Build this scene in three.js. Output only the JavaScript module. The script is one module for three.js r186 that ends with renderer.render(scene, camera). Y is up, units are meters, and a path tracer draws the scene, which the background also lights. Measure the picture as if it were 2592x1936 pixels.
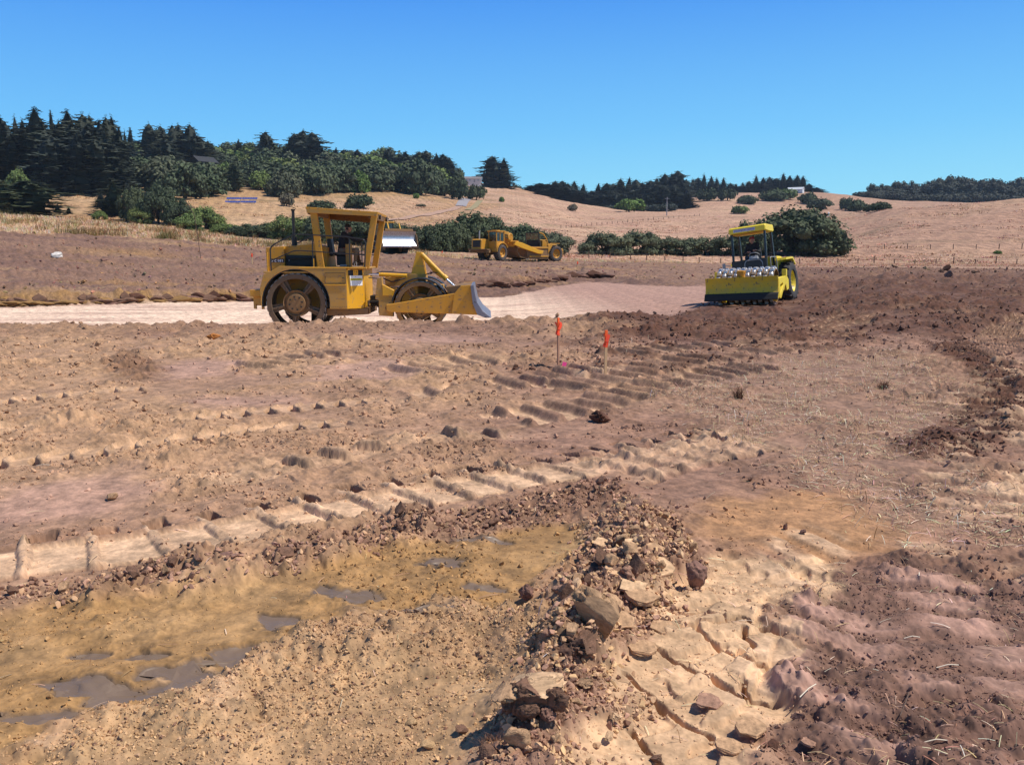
import * as THREE from 'three';
import { mergeGeometries, mergeVertices } from 'three/addons/utils/BufferGeometryUtils.js';
import { RoundedBoxGeometry } from 'three/addons/geometries/RoundedBoxGeometry.js';
import { MarchingCubes } from 'three/addons/objects/MarchingCubes.js';

// ---------------------------------------------------------------- camera, sky, sun, exposure
const scene = new THREE.Scene();
const FPX = 2198, PITCH = 8.23 * Math.PI / 180, EYE = 1.65;       // focal length in photograph pixels (2592 wide)
const camera = new THREE.PerspectiveCamera(2 * Math.atan(968 / FPX) * 180 / Math.PI, 2592 / 1936, 0.05, 6000);
camera.position.set(0, EYE, 0);
camera.rotation.set(-PITCH, 0, 0);

const SUN = new THREE.Vector3(0.51, 0.855, 0.065).normalize();
{
  const W = 512, H = 256, data = new Float32Array(W * H * 4);
  const stops = [[-90, .14, .10, .08], [-3, .40, .50, .60], [0, .42, .84, 1.0], [3, .32, .77, 1.0], [8, .19, .58, 1.0], [15.5, .085, .345, .92], [26, .036, .145, .46], [45, .022, .085, .26], [90, .016, .06, .19]];
  for (let j = 0; j < H; j++) {
    const el = ((j + .5) / H - .5) * 180;
    let k = 0; while (k < stops.length - 2 && el > stops[k + 1][0]) k++;
    const a = stops[k], b = stops[k + 1], f = Math.min(1, Math.max(0, (el - a[0]) / (b[0] - a[0])));
    for (let i = 0; i < W; i++) {
      const az = ((i + .5) / W - .5) * 2 * Math.PI;
      const dx = Math.cos(az), dz = Math.sin(az);
      const toSun = (dx * SUN.x + dz * SUN.z) / Math.hypot(SUN.x, SUN.z);
      const w = .10 * toSun * Math.max(0, Math.min(1, 1 - Math.abs(el) / 80));
      const o = (j * W + i) * 4;
      data[o] = (a[1] + (b[1] - a[1]) * f) * (1 + 1.9 * w);
      data[o + 1] = (a[2] + (b[2] - a[2]) * f) * (1 + 1.1 * w);
      data[o + 2] = (a[3] + (b[3] - a[3]) * f) * (1 + .2 * w);
      data[o + 3] = 1;
    }
  }
  const sky = new THREE.DataTexture(data, W, H, THREE.RGBAFormat, THREE.FloatType);
  sky.mapping = THREE.EquirectangularReflectionMapping;
  sky.magFilter = THREE.LinearFilter; sky.minFilter = THREE.LinearFilter; sky.needsUpdate = true;
  scene.background = sky; scene.environment = sky;
}
const sun = new THREE.DirectionalLight(new THREE.Color(1, .935, .83), 5.0);
sun.position.copy(SUN).multiplyScalar(300); sun.castShadow = true;
Object.assign(sun.shadow.camera, { left: -160, right: 160, top: 160, bottom: -160, near: 1, far: 900 });
sun.shadow.mapSize.set(4096, 4096);
scene.add(sun, sun.target);

const renderer = new THREE.WebGLRenderer({ antialias: true });
renderer.setSize(1024, 764);
renderer.toneMapping = THREE.LinearToneMapping;
renderer.toneMappingExposure = 1.0;
renderer.shadowMap.enabled = true;

// ---------------------------------------------------------------- helpers
function rng(seed) { let a = seed >>> 0; return () => { a = (a + 0x6D2B79F5) >>> 0; let t = a; t = Math.imul(t ^ t >>> 15, t | 1); t ^= t + Math.imul(t ^ t >>> 7, t | 61); return ((t ^ t >>> 14) >>> 0) / 4294967296; }; }
const PERM = new Uint8Array(1024); { const r = rng(77), p = [...Array(256).keys()]; for (let i = 255; i > 0; i--) { const j = Math.floor(r() * (i + 1)); [p[i], p[j]] = [p[j], p[i]]; } for (let i = 0; i < 1024; i++) PERM[i] = p[i & 255]; }
const GX = new Float32Array(256), GY = new Float32Array(256); for (let i = 0; i < 256; i++) { const a = i / 256 * Math.PI * 2; GX[i] = Math.cos(a); GY[i] = Math.sin(a); }
function noise(x, y) {                                             // 2-D gradient noise, about -0.7 .. 0.7
  const xi = Math.floor(x), yi = Math.floor(y), fx = x - xi, fy = y - yi, X = xi & 255, Y = yi & 255;
  const u = fx * fx * fx * (fx * (fx * 6 - 15) + 10), v = fy * fy * fy * (fy * (fy * 6 - 15) + 10);
  const a = PERM[PERM[X] + Y], b = PERM[PERM[X + 1] + Y], c = PERM[PERM[X] + Y + 1], d = PERM[PERM[X + 1] + Y + 1];
  const n00 = GX[a] * fx + GY[a] * fy, n10 = GX[b] * (fx - 1) + GY[b] * fy, n01 = GX[c] * fx + GY[c] * (fy - 1), n11 = GX[d] * (fx - 1) + GY[d] * (fy - 1);
  const p = n00 + u * (n10 - n00), q = n01 + u * (n11 - n01);
  return (p + v * (q - p)) * 1.4;
}
const hash2 = (x, y, s) => PERM[PERM[PERM[x & 255] + (y & 255)] + (s & 255)] / 255;
function fbm(x, y, o) { let s = 0, a = 1; for (let i = 0; i < o; i++) { s += a * noise(x, y); x = x * 2.03 + 17.3; y = y * 2.03 - 9.1; a *= .5; } return s; }
function noise3(x, y, z) { return (noise(x + z * .71, y - z * .53) + noise(y + 31.7 + x * .37, z + 11.3) + noise(z * 1.1 - 7.7, x + y * .41 + 3.1)) / 1.7; }
const clamp = (x, a = 0, b = 1) => x < a ? a : x > b ? b : x;
const sstep = (a, b, x) => { const t = clamp((x - a) / (b - a)); return t * t * (3 - 2 * t); };
const lerp = (a, b, t) => a + (b - a) * t;
const lin = c => { c /= 255; return c <= .04045 ? c / 12.92 : ((c + .055) / 1.055) ** 2.4; };
const C = (r, g, b, k = 1) => [lin(r) * k, lin(g) * k, lin(b) * k];           // base colour from an sRGB triple

const taken = {};
function numbered(name) { const n = taken[name] = (taken[name] ?? -1) + 1; return n ? `${name}_${String(n).padStart(3, '0')}` : name; }
function tag(o, label, category, group) { o.userData.label = label; o.userData.category = category; if (group) o.userData.group = group; return o; }
function shade(o) { o.traverse(m => { if (m.isMesh) { m.castShadow = true; m.receiveShadow = true; } }); return o; }
function thing(name, label, category, pos = [0, 0, 0], turn = 0, group) {
  const g = new THREE.Group(); g.name = numbered(name); g.position.set(...pos); g.rotation.y = turn; tag(g, label, category, group); scene.add(g); return g;
}
function part(parent, name, geo, mat) { const m = new THREE.Mesh(Array.isArray(geo) ? merge(geo) : geo, mat); m.name = name; m.castShadow = m.receiveShadow = true; parent.add(m); return m; }
function merge(list) {
  const gs = list.map(g => { let h = g.index ? g.toNonIndexed() : g.clone(); for (const k of Object.keys(h.attributes)) if (!['position', 'normal', 'uv'].includes(k)) h.deleteAttribute(k); if (!h.attributes.normal) h.computeVertexNormals(); if (!h.attributes.uv) h.setAttribute('uv', new THREE.BufferAttribute(new Float32Array(h.attributes.position.count * 2), 2)); return h; });
  return mergeGeometries(gs);
}
function solo(name, geo, mat, label, category, group, kind) {
  const m = new THREE.Mesh(geo, mat); m.name = numbered(name); m.castShadow = m.receiveShadow = true; scene.add(m);
  if (kind) m.userData.kind = kind; if (label) tag(m, label, category, group); return m;
}
// photograph pixel -> direction; t = x / depth and e = rise / depth stay constant along the ray
const cp = Math.cos(PITCH), sp = Math.sin(PITCH);
function ray(u, v) { const cx = (u - 1296) / FPX, cy = (968 - v) / FPX, y = cy * cp - sp, d = cy * sp + cp; return { t: cx / d, e: y / d }; }
const at = (u, v, D) => { const r = ray(u, v); return new THREE.Vector3(r.t * D, EYE + r.e * D, -D); };
const yAt = (v, D) => EYE + ray(1296, v).e * D;
const flat = (u, v, y = 0) => { const r = ray(u, v), D = (y - EYE) / r.e; return [r.t * D, D]; };        // where the ray meets level y: [x, depth]
// ---------------------------------------------------------------- terrain: cross sections (depth, height) along 14 directions
const COLS = [-900, 0, 350, 700, 1000, 1250, 1500, 1650, 1800, 2050, 2300, 2592, 3400].map(u => ray(u, 650).t);
const Y = v => ({ v });
const SECT = [
  [[14, 0], [21.2, -.04], [23.4, -.69], [38, -.69], [39, 0], [43, .25], [70, 4.3], [88, Y(525)], [135, Y(600)], [180, Y(560)], [270, Y(490)], [340, Y(445)], [480, Y(400)], [600, Y(385)], [900, Y(430)], [1700, Y(600)]],
  [[14, 0], [21.2, -.04], [23.4, -.69], [41, -.69], [41.9, -.12], [46, .15], [75, Y(588)], [92, Y(545)], [135, Y(602)], [180, Y(572)], [270, Y(505)], [340, Y(458)], [480, Y(412)], [600, Y(400)], [900, Y(430)], [1700, Y(600)]],
  [[14, 0], [21.3, -.04], [23.4, -.69], [44, -.69], [44.9, -.1], [50, .1], [80, Y(600)], [95, Y(571)], [135, Y(608)], [180, Y(590)], [270, Y(518)], [350, Y(468)], [500, Y(428)], [640, Y(402)], [900, Y(425)], [1700, Y(600)]],
  [[14, 0], [21.8, -.05], [23.9, -.69], [47, -.69], [48, -.2], [54, .1], [85, Y(628)], [100, Y(613)], [140, Y(622)], [190, Y(602)], [300, Y(530)], [400, Y(482)], [520, Y(452)], [660, Y(408)], [900, Y(425)], [1700, Y(600)]],
  [[14, 0], [22.5, -.06], [24.6, -.69], [49.5, -.69], [54, -.25], [54.9, .25], [92, Y(640)], [110, Y(634)], [150, Y(634)], [200, Y(608)], [320, Y(545)], [420, Y(495)], [560, Y(460)], [680, Y(438)], [900, Y(450)], [1700, Y(600)]],
  [[14, 0], [23.3, -.05], [25.4, -.66], [51, -.69], [55.5, -.30], [56.4, .30], [100, Y(660)], [118, Y(651)], [155, Y(640)], [205, Y(610)], [320, Y(560)], [450, Y(512)], [600, Y(484)], [720, Y(468)], [900, Y(480)], [1700, Y(600)]],
  [[14, 0], [23.8, .02], [26, -.5], [62, -.16], [65, .08], [66, .28], [108, Y(663)], [130, Y(656)], [165, Y(644)], [205, Y(618)], [300, Y(590)], [420, Y(555)], [560, Y(531)], [640, Y(523)], [820, Y(545)], [1700, Y(640)]],
  [[14, 0], [23.4, .02], [26, -.33], [55, -.15], [60, .05], [75, .22], [110, Y(665)], [135, Y(659)], [168, Y(648)], [205, Y(628)], [290, Y(598)], [390, Y(560)], [480, Y(541)], [600, Y(538)], [820, Y(515)], [1700, Y(640)]],
  [[14, 0], [21.8, .02], [25.5, -.10], [50, -.04], [58, .1], [80, .3], [112, Y(668)], [145, Y(664)], [172, Y(650)], [205, Y(632)], [285, Y(603)], [360, Y(568)], [430, Y(546)], [570, Y(542)], [820, Y(498)], [1700, Y(640)]],
  [[14, 0], [21.5, .04], [25.5, .04], [33, .10], [52, .5], [70, .76], [86, .5], [148, Y(665)], [175, Y(652)], [200, Y(632)], [280, Y(596)], [350, Y(565)], [420, Y(547)], [560, Y(541)], [900, Y(492)], [1700, Y(640)]],
  [[14, 0], [21.5, .25], [25.5, .36], [33, .52], [50, .68], [64, .80], [82, .5], [146, Y(667)], [172, Y(652)], [190, Y(632)], [230, Y(591)], [280, Y(546)], [320, Y(522)], [500, Y(550)], [900, Y(515)], [1700, Y(640)]],
  [[14, 0], [21.5, .25], [25.5, .36], [33, .5], [50, .62], [60, .68], [82, .45], [140, Y(669)], [165, Y(655)], [180, Y(630)], [220, Y(580)], [270, Y(521)], [300, Y(501)], [500, Y(545)], [900, Y(520)], [1700, Y(640)]],
  [[14, 0], [21.5, .25], [25.5, .36], [33, .5], [50, .6], [60, .65], [82, .4], [140, Y(670)], [165, Y(655)], [180, Y(625)], [220, Y(570)], [270, Y(505)], [300, Y(480)], [500, Y(530)], [900, Y(490)], [1700, Y(640)]],
].map(s => [[-20, 0], [9, 0], ...s].map(([D, y]) => [D, typeof y === 'number' ? y : yAt(y.v, D)]));
const NK = SECT[0].length;
function monoSlopes(x, y) {
  const n = x.length, d = [], m = [];
  for (let i = 0; i < n - 1; i++) d.push((y[i + 1] - y[i]) / (x[i + 1] - x[i]));
  m[0] = d[0]; m[n - 1] = d[n - 2];
  for (let i = 1; i < n - 1; i++) m[i] = d[i - 1] * d[i] <= 0 ? 0 : 2 * d[i - 1] * d[i] / (d[i - 1] + d[i]);
  return m;
}
function monoEval(x, y, m, X, hint = 0) {
  const n = x.length; let k = hint; if (X <= x[0]) return y[0] + m[0] * (X - x[0]); if (X >= x[n - 1]) return y[n - 1];
  if (x[k] > X) k = 0; while (x[k + 1] < X) k++;
  const h = x[k + 1] - x[k], s = (X - x[k]) / h, s2 = s * s, s3 = s2 * s;
  return (2 * s3 - 3 * s2 + 1) * y[k] + (s3 - 2 * s2 + s) * h * m[k] + (-2 * s3 + 3 * s2) * y[k + 1] + (s3 - s2) * h * m[k + 1];
}
const KD = [], KY = []; for (let k = 0; k < NK; k++) { const d = SECT.map(s => s[k][0]), y = SECT.map(s => s[k][1]); KD.push([d, monoSlopes(COLS, d)]); KY.push([y, monoSlopes(COLS, y)]); }
function section(t) {
  t = clamp(t, COLS[0], COLS[COLS.length - 1]);
  const x = [], y = []; for (let k = 0; k < NK; k++) { x.push(monoEval(COLS, KD[k][0], KD[k][1], t)); y.push(monoEval(COLS, KY[k][0], KY[k][1], t)); }
  return { x, y, m: monoSlopes(x, y), dirt: x[8] };               // x[8] = depth where the stripped earth ends
}
const secCache = new Map();
function secAt(t) { const k = Math.round(t * 2000); let s = secCache.get(k); if (!s) secCache.set(k, s = section(k / 2000)); return s; }
function baseY(x, D, s = secAt(x / D)) {
  let y = monoEval(s.x, s.y, s.m, D);
  if (D > 100) { const k = sstep(100, 200, D); y += k * (fbm(x / 60, D / 60, 3) * .9 + noise(x / 14, D / 14) * .3); }
  return y;
}
// ---------------------------------------------------------------- places on the earthworks, as outlines on the ground
const poly = (pts, y = 0) => { const p = pts.map(([u, v]) => flat(u, v, y)), b = [1e9, -1e9, 1e9, -1e9]; for (const [x, d] of p) { b[0] = Math.min(b[0], x); b[1] = Math.max(b[1], x); b[2] = Math.min(b[2], d); b[3] = Math.max(b[3], d); } return { p, b }; };
function mask({ p, b }, x, d, soft, wob = 0) {                     // 0 outside .. 1 inside, over a border of width soft
  const M = soft + wob; if (x < b[0] - M || x > b[1] + M || d < b[2] - M || d > b[3] + M) return 0;
  let inside = false, best = 1e9;
  for (let i = 0, j = p.length - 1; i < p.length; j = i++) {
    const [xi, yi] = p[i], [xj, yj] = p[j];
    if ((yi > d) !== (yj > d) && x < (xj - xi) * (d - yi) / (yj - yi) + xi) inside = !inside;
    const ex = xj - xi, ey = yj - yi, t = clamp(((x - xi) * ex + (d - yi) * ey) / (ex * ex + ey * ey)), q = Math.hypot(x - xi - ex * t, d - yi - ey * t);
    if (q < best) best = q;
  }
  let s = inside ? best : -best; if (wob) s += wob * fbm(x / (wob * 2.2) + 5, d / (wob * 2.2), 3);
  return sstep(-soft, soft, s);
}
const Z = {
  ochre: poly([[-300, 1560], [0, 1555], [150, 1512], [430, 1500], [700, 1450], [900, 1405], [1150, 1362], [1430, 1318], [1500, 1335], [1470, 1420], [1400, 1480], [1330, 1545], [1100, 1530], [900, 1570], [700, 1640], [500, 1730], [250, 1810], [60, 1936], [-300, 1990]]),
  gravel: poly([[60, 1960], [250, 1805], [500, 1725], [800, 1600], [1100, 1530], [1330, 1545], [1440, 1570], [1420, 1700], [1280, 1820], [1200, 2000]]),
  cream: poly([[1500, 2000], [1430, 1880], [1560, 1700], [1640, 1560], [1740, 1470], [1800, 1400], [1960, 1390], [2160, 1425], [2060, 1500], [1980, 1560], [2030, 1640], [1960, 1700], [1940, 1800], [1890, 2000]]),
  orange: poly([[1760, 1270], [1950, 1235], [2150, 1250], [2310, 1310], [2260, 1380], [2080, 1410], [1900, 1395], [1800, 1345]]),
  plates: poly([[2000, 1480], [2180, 1430], [2420, 1440], [2700, 1500], [2900, 2050], [1850, 2050], [1960, 1800], [2060, 1640]]),
  straw: poly([[1640, 1015], [1760, 950], [1950, 905], [2280, 880], [2420, 915], [2480, 985], [2440, 1050], [2330, 1110], [2400, 1200], [2592, 1260], [2700, 1400], [2300, 1330], [2100, 1240], [1850, 1140]]),
  arc: poly([[2340, 868], [2480, 888], [2580, 935], [2625, 1000], [2580, 1085], [2490, 1150], [2330, 1162], [2250, 1130], [2370, 1075], [2450, 1030], [2485, 985], [2440, 930]]),
  fill: poly([[1480, 812], [1640, 778], [1780, 757], [1900, 705], [2050, 692], [2700, 690], [2900, 850], [2300, 862], [2000, 868], [1740, 872], [1600, 850]]),
  fillSoft: poly([[1400, 850], [1600, 845], [1900, 870], [2300, 862], [2900, 850], [2900, 1000], [2592, 960], [2480, 900], [2300, 878], [1950, 900], [1700, 960], [1450, 930]]),
  heap: poly([[1250, 2000], [1230, 1860], [1370, 1700], [1400, 1560], [1450, 1420], [1530, 1330], [1600, 1280], [1720, 1330], [1780, 1420], [1720, 1480], [1640, 1560], [1560, 1700], [1600, 1800], [1480, 1850], [1500, 2000]]),
  spoil: poly([[-300, 1505], [200, 1470], [600, 1415], [1000, 1330], [1400, 1248], [1560, 1205], [1600, 1260], [1420, 1310], [1150, 1355], [900, 1395], [700, 1440], [430, 1490], [150, 1505], [-300, 1550]]),
  smoothA: poly([[400, 925], [520, 905], [640, 920], [600, 950], [440, 955]]), smoothB: poly([[800, 935], [980, 915], [1080, 940], [960, 965], [820, 962]]),
  smoothC: poly([[-100, 1230], [250, 1200], [420, 1230], [300, 1300], [-100, 1330]]), smoothD: poly([[480, 1010], [700, 1000], [760, 1020], [560, 1035]]),
  smoothE: poly([[850, 848], [1100, 845], [1250, 858], [1000, 868]]),
  clump: poly([[265, 915], [330, 890], [420, 930], [400, 960], [300, 955]]),
};
// puddles of grey mud in the ochre clay: [u, v, half width m, half depth m]
const MUD = [[860, 1500, .20, .14], [720, 1560, .17, .10], [600, 1645, .19, .13], [500, 1690, .20, .11], [420, 1740, .10, .16], [390, 1680, .17, .07], [260, 1735, .22, .14], [190, 1715, .14, .10], [120, 1800, .22, .08], [215, 1640, .10, .05], [1090, 1420, .16, .08], [1230, 1360, .22, .05], [1200, 1480, .24, .07], [1050, 1555, .18, .06], [330, 1650, .12, .05]].map(([u, v, a, b], i) => { const [x, d] = flat(u, v); return { x, d, a, b, i }; });
function mudAt(x, d) { let m = 0; for (const q of MUD) { const ex = (x - q.x) / q.a, ed = (d - q.d) / q.b; const r = Math.hypot(ex, ed); if (r < 1.7) m = Math.max(m, .86 - r + .75 * fbm(x * 5 + q.i, d * 7, 3)); } return m; }
// ---------------------------------------------------------------- wheel and track marks
function track(kind, w, pitch, pts, o = {}) {
  const p = pts.map(([u, v]) => flat(u, v)), cv = new THREE.CatmullRomCurve3(p.map(([x, d]) => new THREE.Vector3(x, 0, d))), n = Math.ceil(cv.getLength() / .12), q = cv.getSpacedPoints(n).map(a => [a.x, a.z]), b = [1e9, -1e9, 1e9, -1e9];
  for (const [x, d] of q) { b[0] = Math.min(b[0], x - w); b[1] = Math.max(b[1], x + w); b[2] = Math.min(b[2], d - w); b[3] = Math.max(b[3], d + w); }
  const cells = new Map(), cs = .5; q.forEach(([x, d], i) => { if (i === q.length - 1) return; const r = Math.ceil((w + .15) / cs); for (let a = -r; a <= r; a++) for (let c = -r; c <= r; c++) { const k = (Math.floor(x / cs) + a) * 4096 + Math.floor(d / cs) + c; let l = cells.get(k); if (!l) cells.set(k, l = []); l.push(i); } });
  return { kind, w, pitch, q, b, cells, cs, step: cv.getLength() / n, len: cv.getLength(), ...o };
}
function onTrack(T, x, d) {
  if (x < T.b[0] || x > T.b[1] || d < T.b[2] || d > T.b[3]) return null;
  const l = T.cells.get(Math.floor(x / T.cs) * 4096 + Math.floor(d / T.cs)); if (!l) return null;
  let best = 1e9, S = 0, L = 0;
  for (const i of l) { const [ax, ad] = T.q[i], [bx, bd] = T.q[i + 1], ex = bx - ax, ed = bd - ad, ll = ex * ex + ed * ed, f = clamp(((x - ax) * ex + (d - ad) * ed) / ll), px = x - ax - ex * f, pd = d - ad - ed * f, r = px * px + pd * pd; if (r < best) { best = r; S = (i + f) * T.step; L = (px * ed - pd * ex) / Math.sqrt(ll) * -1; } }
  if (best > T.w * T.w) return null; return [S, L];                // along, across (positive = farther side for a track running to the right)
}
const TRACKS = [
  track('lug', .44, .335, [[-300, 1455], [0, 1405], [300, 1372], [600, 1325], [900, 1268], [1200, 1215], [1420, 1178], [1560, 1150], [1720, 1118], [1900, 1085]]),
  track('curl', .30, .255, [[-150, 1195], [40, 1165], [250, 1142], [500, 1108], [740, 1080], [930, 1062]]),
  track('worm', .30, .42, [[420, 1240], [560, 1215], [720, 1185], [860, 1155], [960, 1125], [1150, 1108], [1380, 1085]]),
  track('bar', .46, .40, [[1230, 1068], [1450, 1030], [1640, 985], [1800, 948], [1960, 925]], { lean: -.25 }),
  track('bar', .55, .46, [[1380, 985], [1600, 940], [1800, 905], [1990, 880]], { lean: -.25 }),
  track('bar', .5, .34, [[2280, 890], [2390, 915], [2455, 960], [2462, 1000], [2400, 1050]], { lean: .1 }),
  track('lug', .44, .36, [[1500, 1205], [1650, 1160], [1800, 1128], [1980, 1105]], { ragged: 1 }),
  track('bar', .5, .42, [[620, 935], [740, 905], [880, 888]], { lean: -.4 }),
  track('bar', .6, .45, [[1000, 950], [1120, 925], [1270, 905]], { lean: -.4 }),
  track('bar', .6, .25, [[2440, 900], [2540, 870], [2600, 840], [2700, 820]], { lean: -.5 }),
  track('bar', .7, .4, [[2100, 860], [2140, 830], [2180, 815]], { lean: .1 }),
  track('soft', .75, .30, [[2350, 2050], [2290, 1850], [2240, 1650], [2230, 1480], [2300, 1340]], {}),
  track('soft', .55, .30, [[2592, 1350], [2520, 1230], [2560, 1130], [2700, 1060]], {}),
  track('soft', .45, .34, [[130, 2050], [330, 1880], [520, 1770], [760, 1690]], { faint: .6 }),
  track('worm', .3, .5, [[-100, 1110], [60, 1085], [160, 1070]]),
  track('curl', .30, .27, [[380, 1075], [620, 1045], [860, 1020], [1040, 1008]]),
  track('bar', .45, .42, [[950, 1010], [1180, 985], [1380, 955], [1560, 925]], { lean: -.3 }),
  track('bar', .5, .5, [[1560, 900], [1720, 880], [1880, 868]], { lean: -.3 }),
  track('soft', .6, .34, [[2592, 1120], [2540, 1040], [2560, 960], [2640, 900]], {}),
  track('curl', .3, .3, [[-100, 1030], [150, 1000], [420, 975]], {}),
];
function ridge(x, w) { x = Math.abs(x) / w; return x < 1 ? Math.sqrt(1 - x * x) : 0; }
function trackAt(x, d, out) {                                      // out.h height change, out.flat how far the loose soil is pressed smooth
  for (const T of TRACKS) {
    const r = onTrack(T, x, d); if (!r) continue;
    const [s, l] = r, jit = noise(x * 2.3, d * 2.3), end = sstep(0, .4, s) * sstep(0, .5, T.len - s);
    if (T.kind === 'lug') {
      const L = l + .02 * jit, inside = sstep(.44, .41, Math.abs(L)) * end; if (inside <= 0) continue;
      const ph = (s + .06 * L + .02 * jit) / T.pitch, c = Math.floor(ph), f = (ph - c - .5) * T.pitch, hh = hash2(c, 7, 3), h2 = hash2(c, 9, 4), rid = ridge(Math.abs(f) - T.pitch * .5 + .0, .034 + .016 * hh) * sstep(.30, .22, L) * sstep(-.42, -.36, L), mid = sstep(.05, .035, Math.abs(f) - T.pitch * .30);
      let h = -.012 - .014 * hh + .012 * (f / T.pitch) + .004 * noise(x * 22, d * 22);
      h += .038 * ridge(L - .10 - .015 * h2, .032) * mid * (h2 > .15 ? 1 : .3);                       // roll pressed up between the lugs
      h += sstep(.12, .17, L) * (.012 + .03 * noise(x * 7, d * 7));              // torn far half
      h = Math.max(h, -.01 + (.036 + .028 * hh) * rid * (.8 + .45 * noise(x * 12, d * 12)));
      h -= .15 * sstep(.02, .0, Math.abs(f + T.pitch * .33) - .065 - .02 * h2) * sstep(.15, .20, L) * sstep(.40, .37, L) * (hh > .12 ? 1 : .4);   // hole where the lug bit
      h -= .07 * sstep(-.36, -.385, L) * sstep(-.43, -.41, L) * mid * (h2 > .35 ? 1 : .2);
      if (T.ragged) h += .03 * noise(x * 7, d * 7) + .02 * noise(x * 15, d * 15);
      const pl = sstep(.10, .06, L) * sstep(-.38, -.35, L) * (1 - .8 * rid) * (T.ragged ? .6 : 1);
      out.h = lerp(out.h * .35, 0, inside * pl) + (1 - inside) * out.h * .65 + h * inside; out.flat = 0; out.plate = Math.max(out.plate, inside * Math.max(pl, .8 * rid) * (.85 + .3 * noise(x * 3, d * 3)));
    } else if (T.kind === 'curl') {
      const inside = sstep(.24, .19, Math.abs(l + .02 * jit)) * end;
      const ph = (s - 1.8 * (l + .1) * (l + .1)) / T.pitch, f = ph - Math.floor(ph), g = ridge(f - .5, .10), b = ridge(f - .68, .10);
      out.h = lerp(out.h, -.015 - .05 * g + .045 * b, inside); out.flat = Math.max(out.flat, inside * .85); out.plate = Math.max(out.plate, inside * .55 * (1 - g));
    } else if (T.kind === 'worm') {
      const inside = sstep(.26, .2, Math.abs(l)) * end, ph = (s + .12 * l) / T.pitch, c = Math.floor(ph), f = ph - c - .5, k = ridge(f * T.pitch, .045) * sstep(.22, .1, Math.abs(l - .1 * (hash2(c, 3, 1) - .5)));
      out.h += inside * (-.02 + .085 * k * (hash2(c, 1, 5) > .25 ? 1 : .2)); out.flat = Math.max(out.flat, inside * (.35 + .5 * k)); out.plate = Math.max(out.plate, inside * .4);
    } else if (T.kind === 'bar') {
      const inside = sstep(T.w * .95, T.w * .8, Math.abs(l + .05 * jit)) * end * sstep(-.6, -.1, fbm(x * 1.1, d * 1.1, 2)), ph = (s + T.lean * l + .04 * jit) / T.pitch, c = Math.floor(ph), f = ph - c, wv = Math.abs(f - .5) * 2, tall = .6 + .6 * hash2(c, 5, 2);
      out.h = lerp(out.h, out.h * .2 - .045 + .11 * tall * sstep(.5, .92, wv), inside); out.flat = Math.max(out.flat, inside); out.plate = Math.max(out.plate, inside * .9 * sstep(.8, .45, wv));
    } else {
      const inside = sstep(T.w * .95, T.w * .7, Math.abs(l + .08 * jit)) * end * (T.faint ?? 1), ph = (s - .5 * l * l + .10 * jit) / T.pitch, f = ph - Math.floor(ph), g = ridge(f - .5, .22);
      out.h += inside * (-.006 - .020 * g); out.flat = Math.max(out.flat, inside * .5 * (1 - g)); out.plate = Math.max(out.plate, inside * .75 * (1 - g) * sstep(-.25, .35, noise(x * 3.1 + 9, d * 2.3)));
    }
  }
}
// cracks in the pale clay crust
const CRACKS = [[[1690, 1555], [1740, 1562], [1790, 1560], [1850, 1580], [1900, 1575], [1960, 1585], [2010, 1600]], [[1720, 1600], [1830, 1588], [1880, 1562], [1930, 1588], [1980, 1570]], [[1580, 1715], [1640, 1745], [1700, 1790], [1760, 1830], [1800, 1845]], [[1880, 1720], [1900, 1750], [1960, 1760], [2010, 1740]], [[1760, 1600], [1820, 1640], [1900, 1665], [1950, 1670]], [[1640, 1640], [1700, 1660], [1760, 1700], [1840, 1735], [1900, 1760]], [[1880, 1600], [1900, 1630], [1880, 1650]], [[1600, 1830], [1660, 1900], [1700, 1960]]].map(c => { const p = c.map(([u, v]) => flat(u, v)); let b = [1e9, -1e9, 1e9, -1e9]; for (const [x, d] of p) b = [Math.min(b[0], x), Math.max(b[1], x), Math.min(b[2], d), Math.max(b[3], d)]; return { p, b }; });
function crackAt(x, d) {
  let best = 1; const X = x + .02 * noise(x * 14, d * 14), D = d + .02 * noise(x * 14 + 40, d * 14);
  for (const { p, b } of CRACKS) { if (X < b[0] - .1 || X > b[1] + .1 || D < b[2] - .1 || D > b[3] + .1) continue; for (let i = 0; i + 1 < p.length; i++) { const ex = p[i + 1][0] - p[i][0], ed = p[i + 1][1] - p[i][1], f = clamp(((X - p[i][0]) * ex + (D - p[i][1]) * ed) / (ex * ex + ed * ed)); best = Math.min(best, Math.hypot(X - p[i][0] - ex * f, D - p[i][1] - ed * f)); } }
  return best;
}
function lumps(x, d, cell, seed, fill) {                           // rounded clods, height in units of cell
  const gx = Math.floor(x / cell), gd = Math.floor(d / cell); let h = 0;
  for (let a = -1; a <= 1; a++) for (let b = -1; b <= 1; b++) {
    const i = gx + a, j = gd + b; if (hash2(i, j, seed) > fill) continue;
    const r = cell * (.22 + .42 * hash2(i, j, seed + 1)), dx = x - (i + hash2(i, j, seed + 2)) * cell, dd = d - (j + hash2(i, j, seed + 3)) * cell, sq = .7 + .7 * hash2(i, j, seed + 4), q = (dx * dx * sq + dd * dd / sq) / (r * r);
    if (q < 1) h = Math.max(h, r / cell * Math.sqrt(1 - q) * (.4 + .5 * hash2(i, j, seed + 5)));
  }
  return h;
}
const WINDROW = [[1330, 1980], [1420, 1760], [1500, 1600], [1560, 1480], [1600, 1390], [1590, 1310]].map(([u, v]) => flat(u, v));
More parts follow.
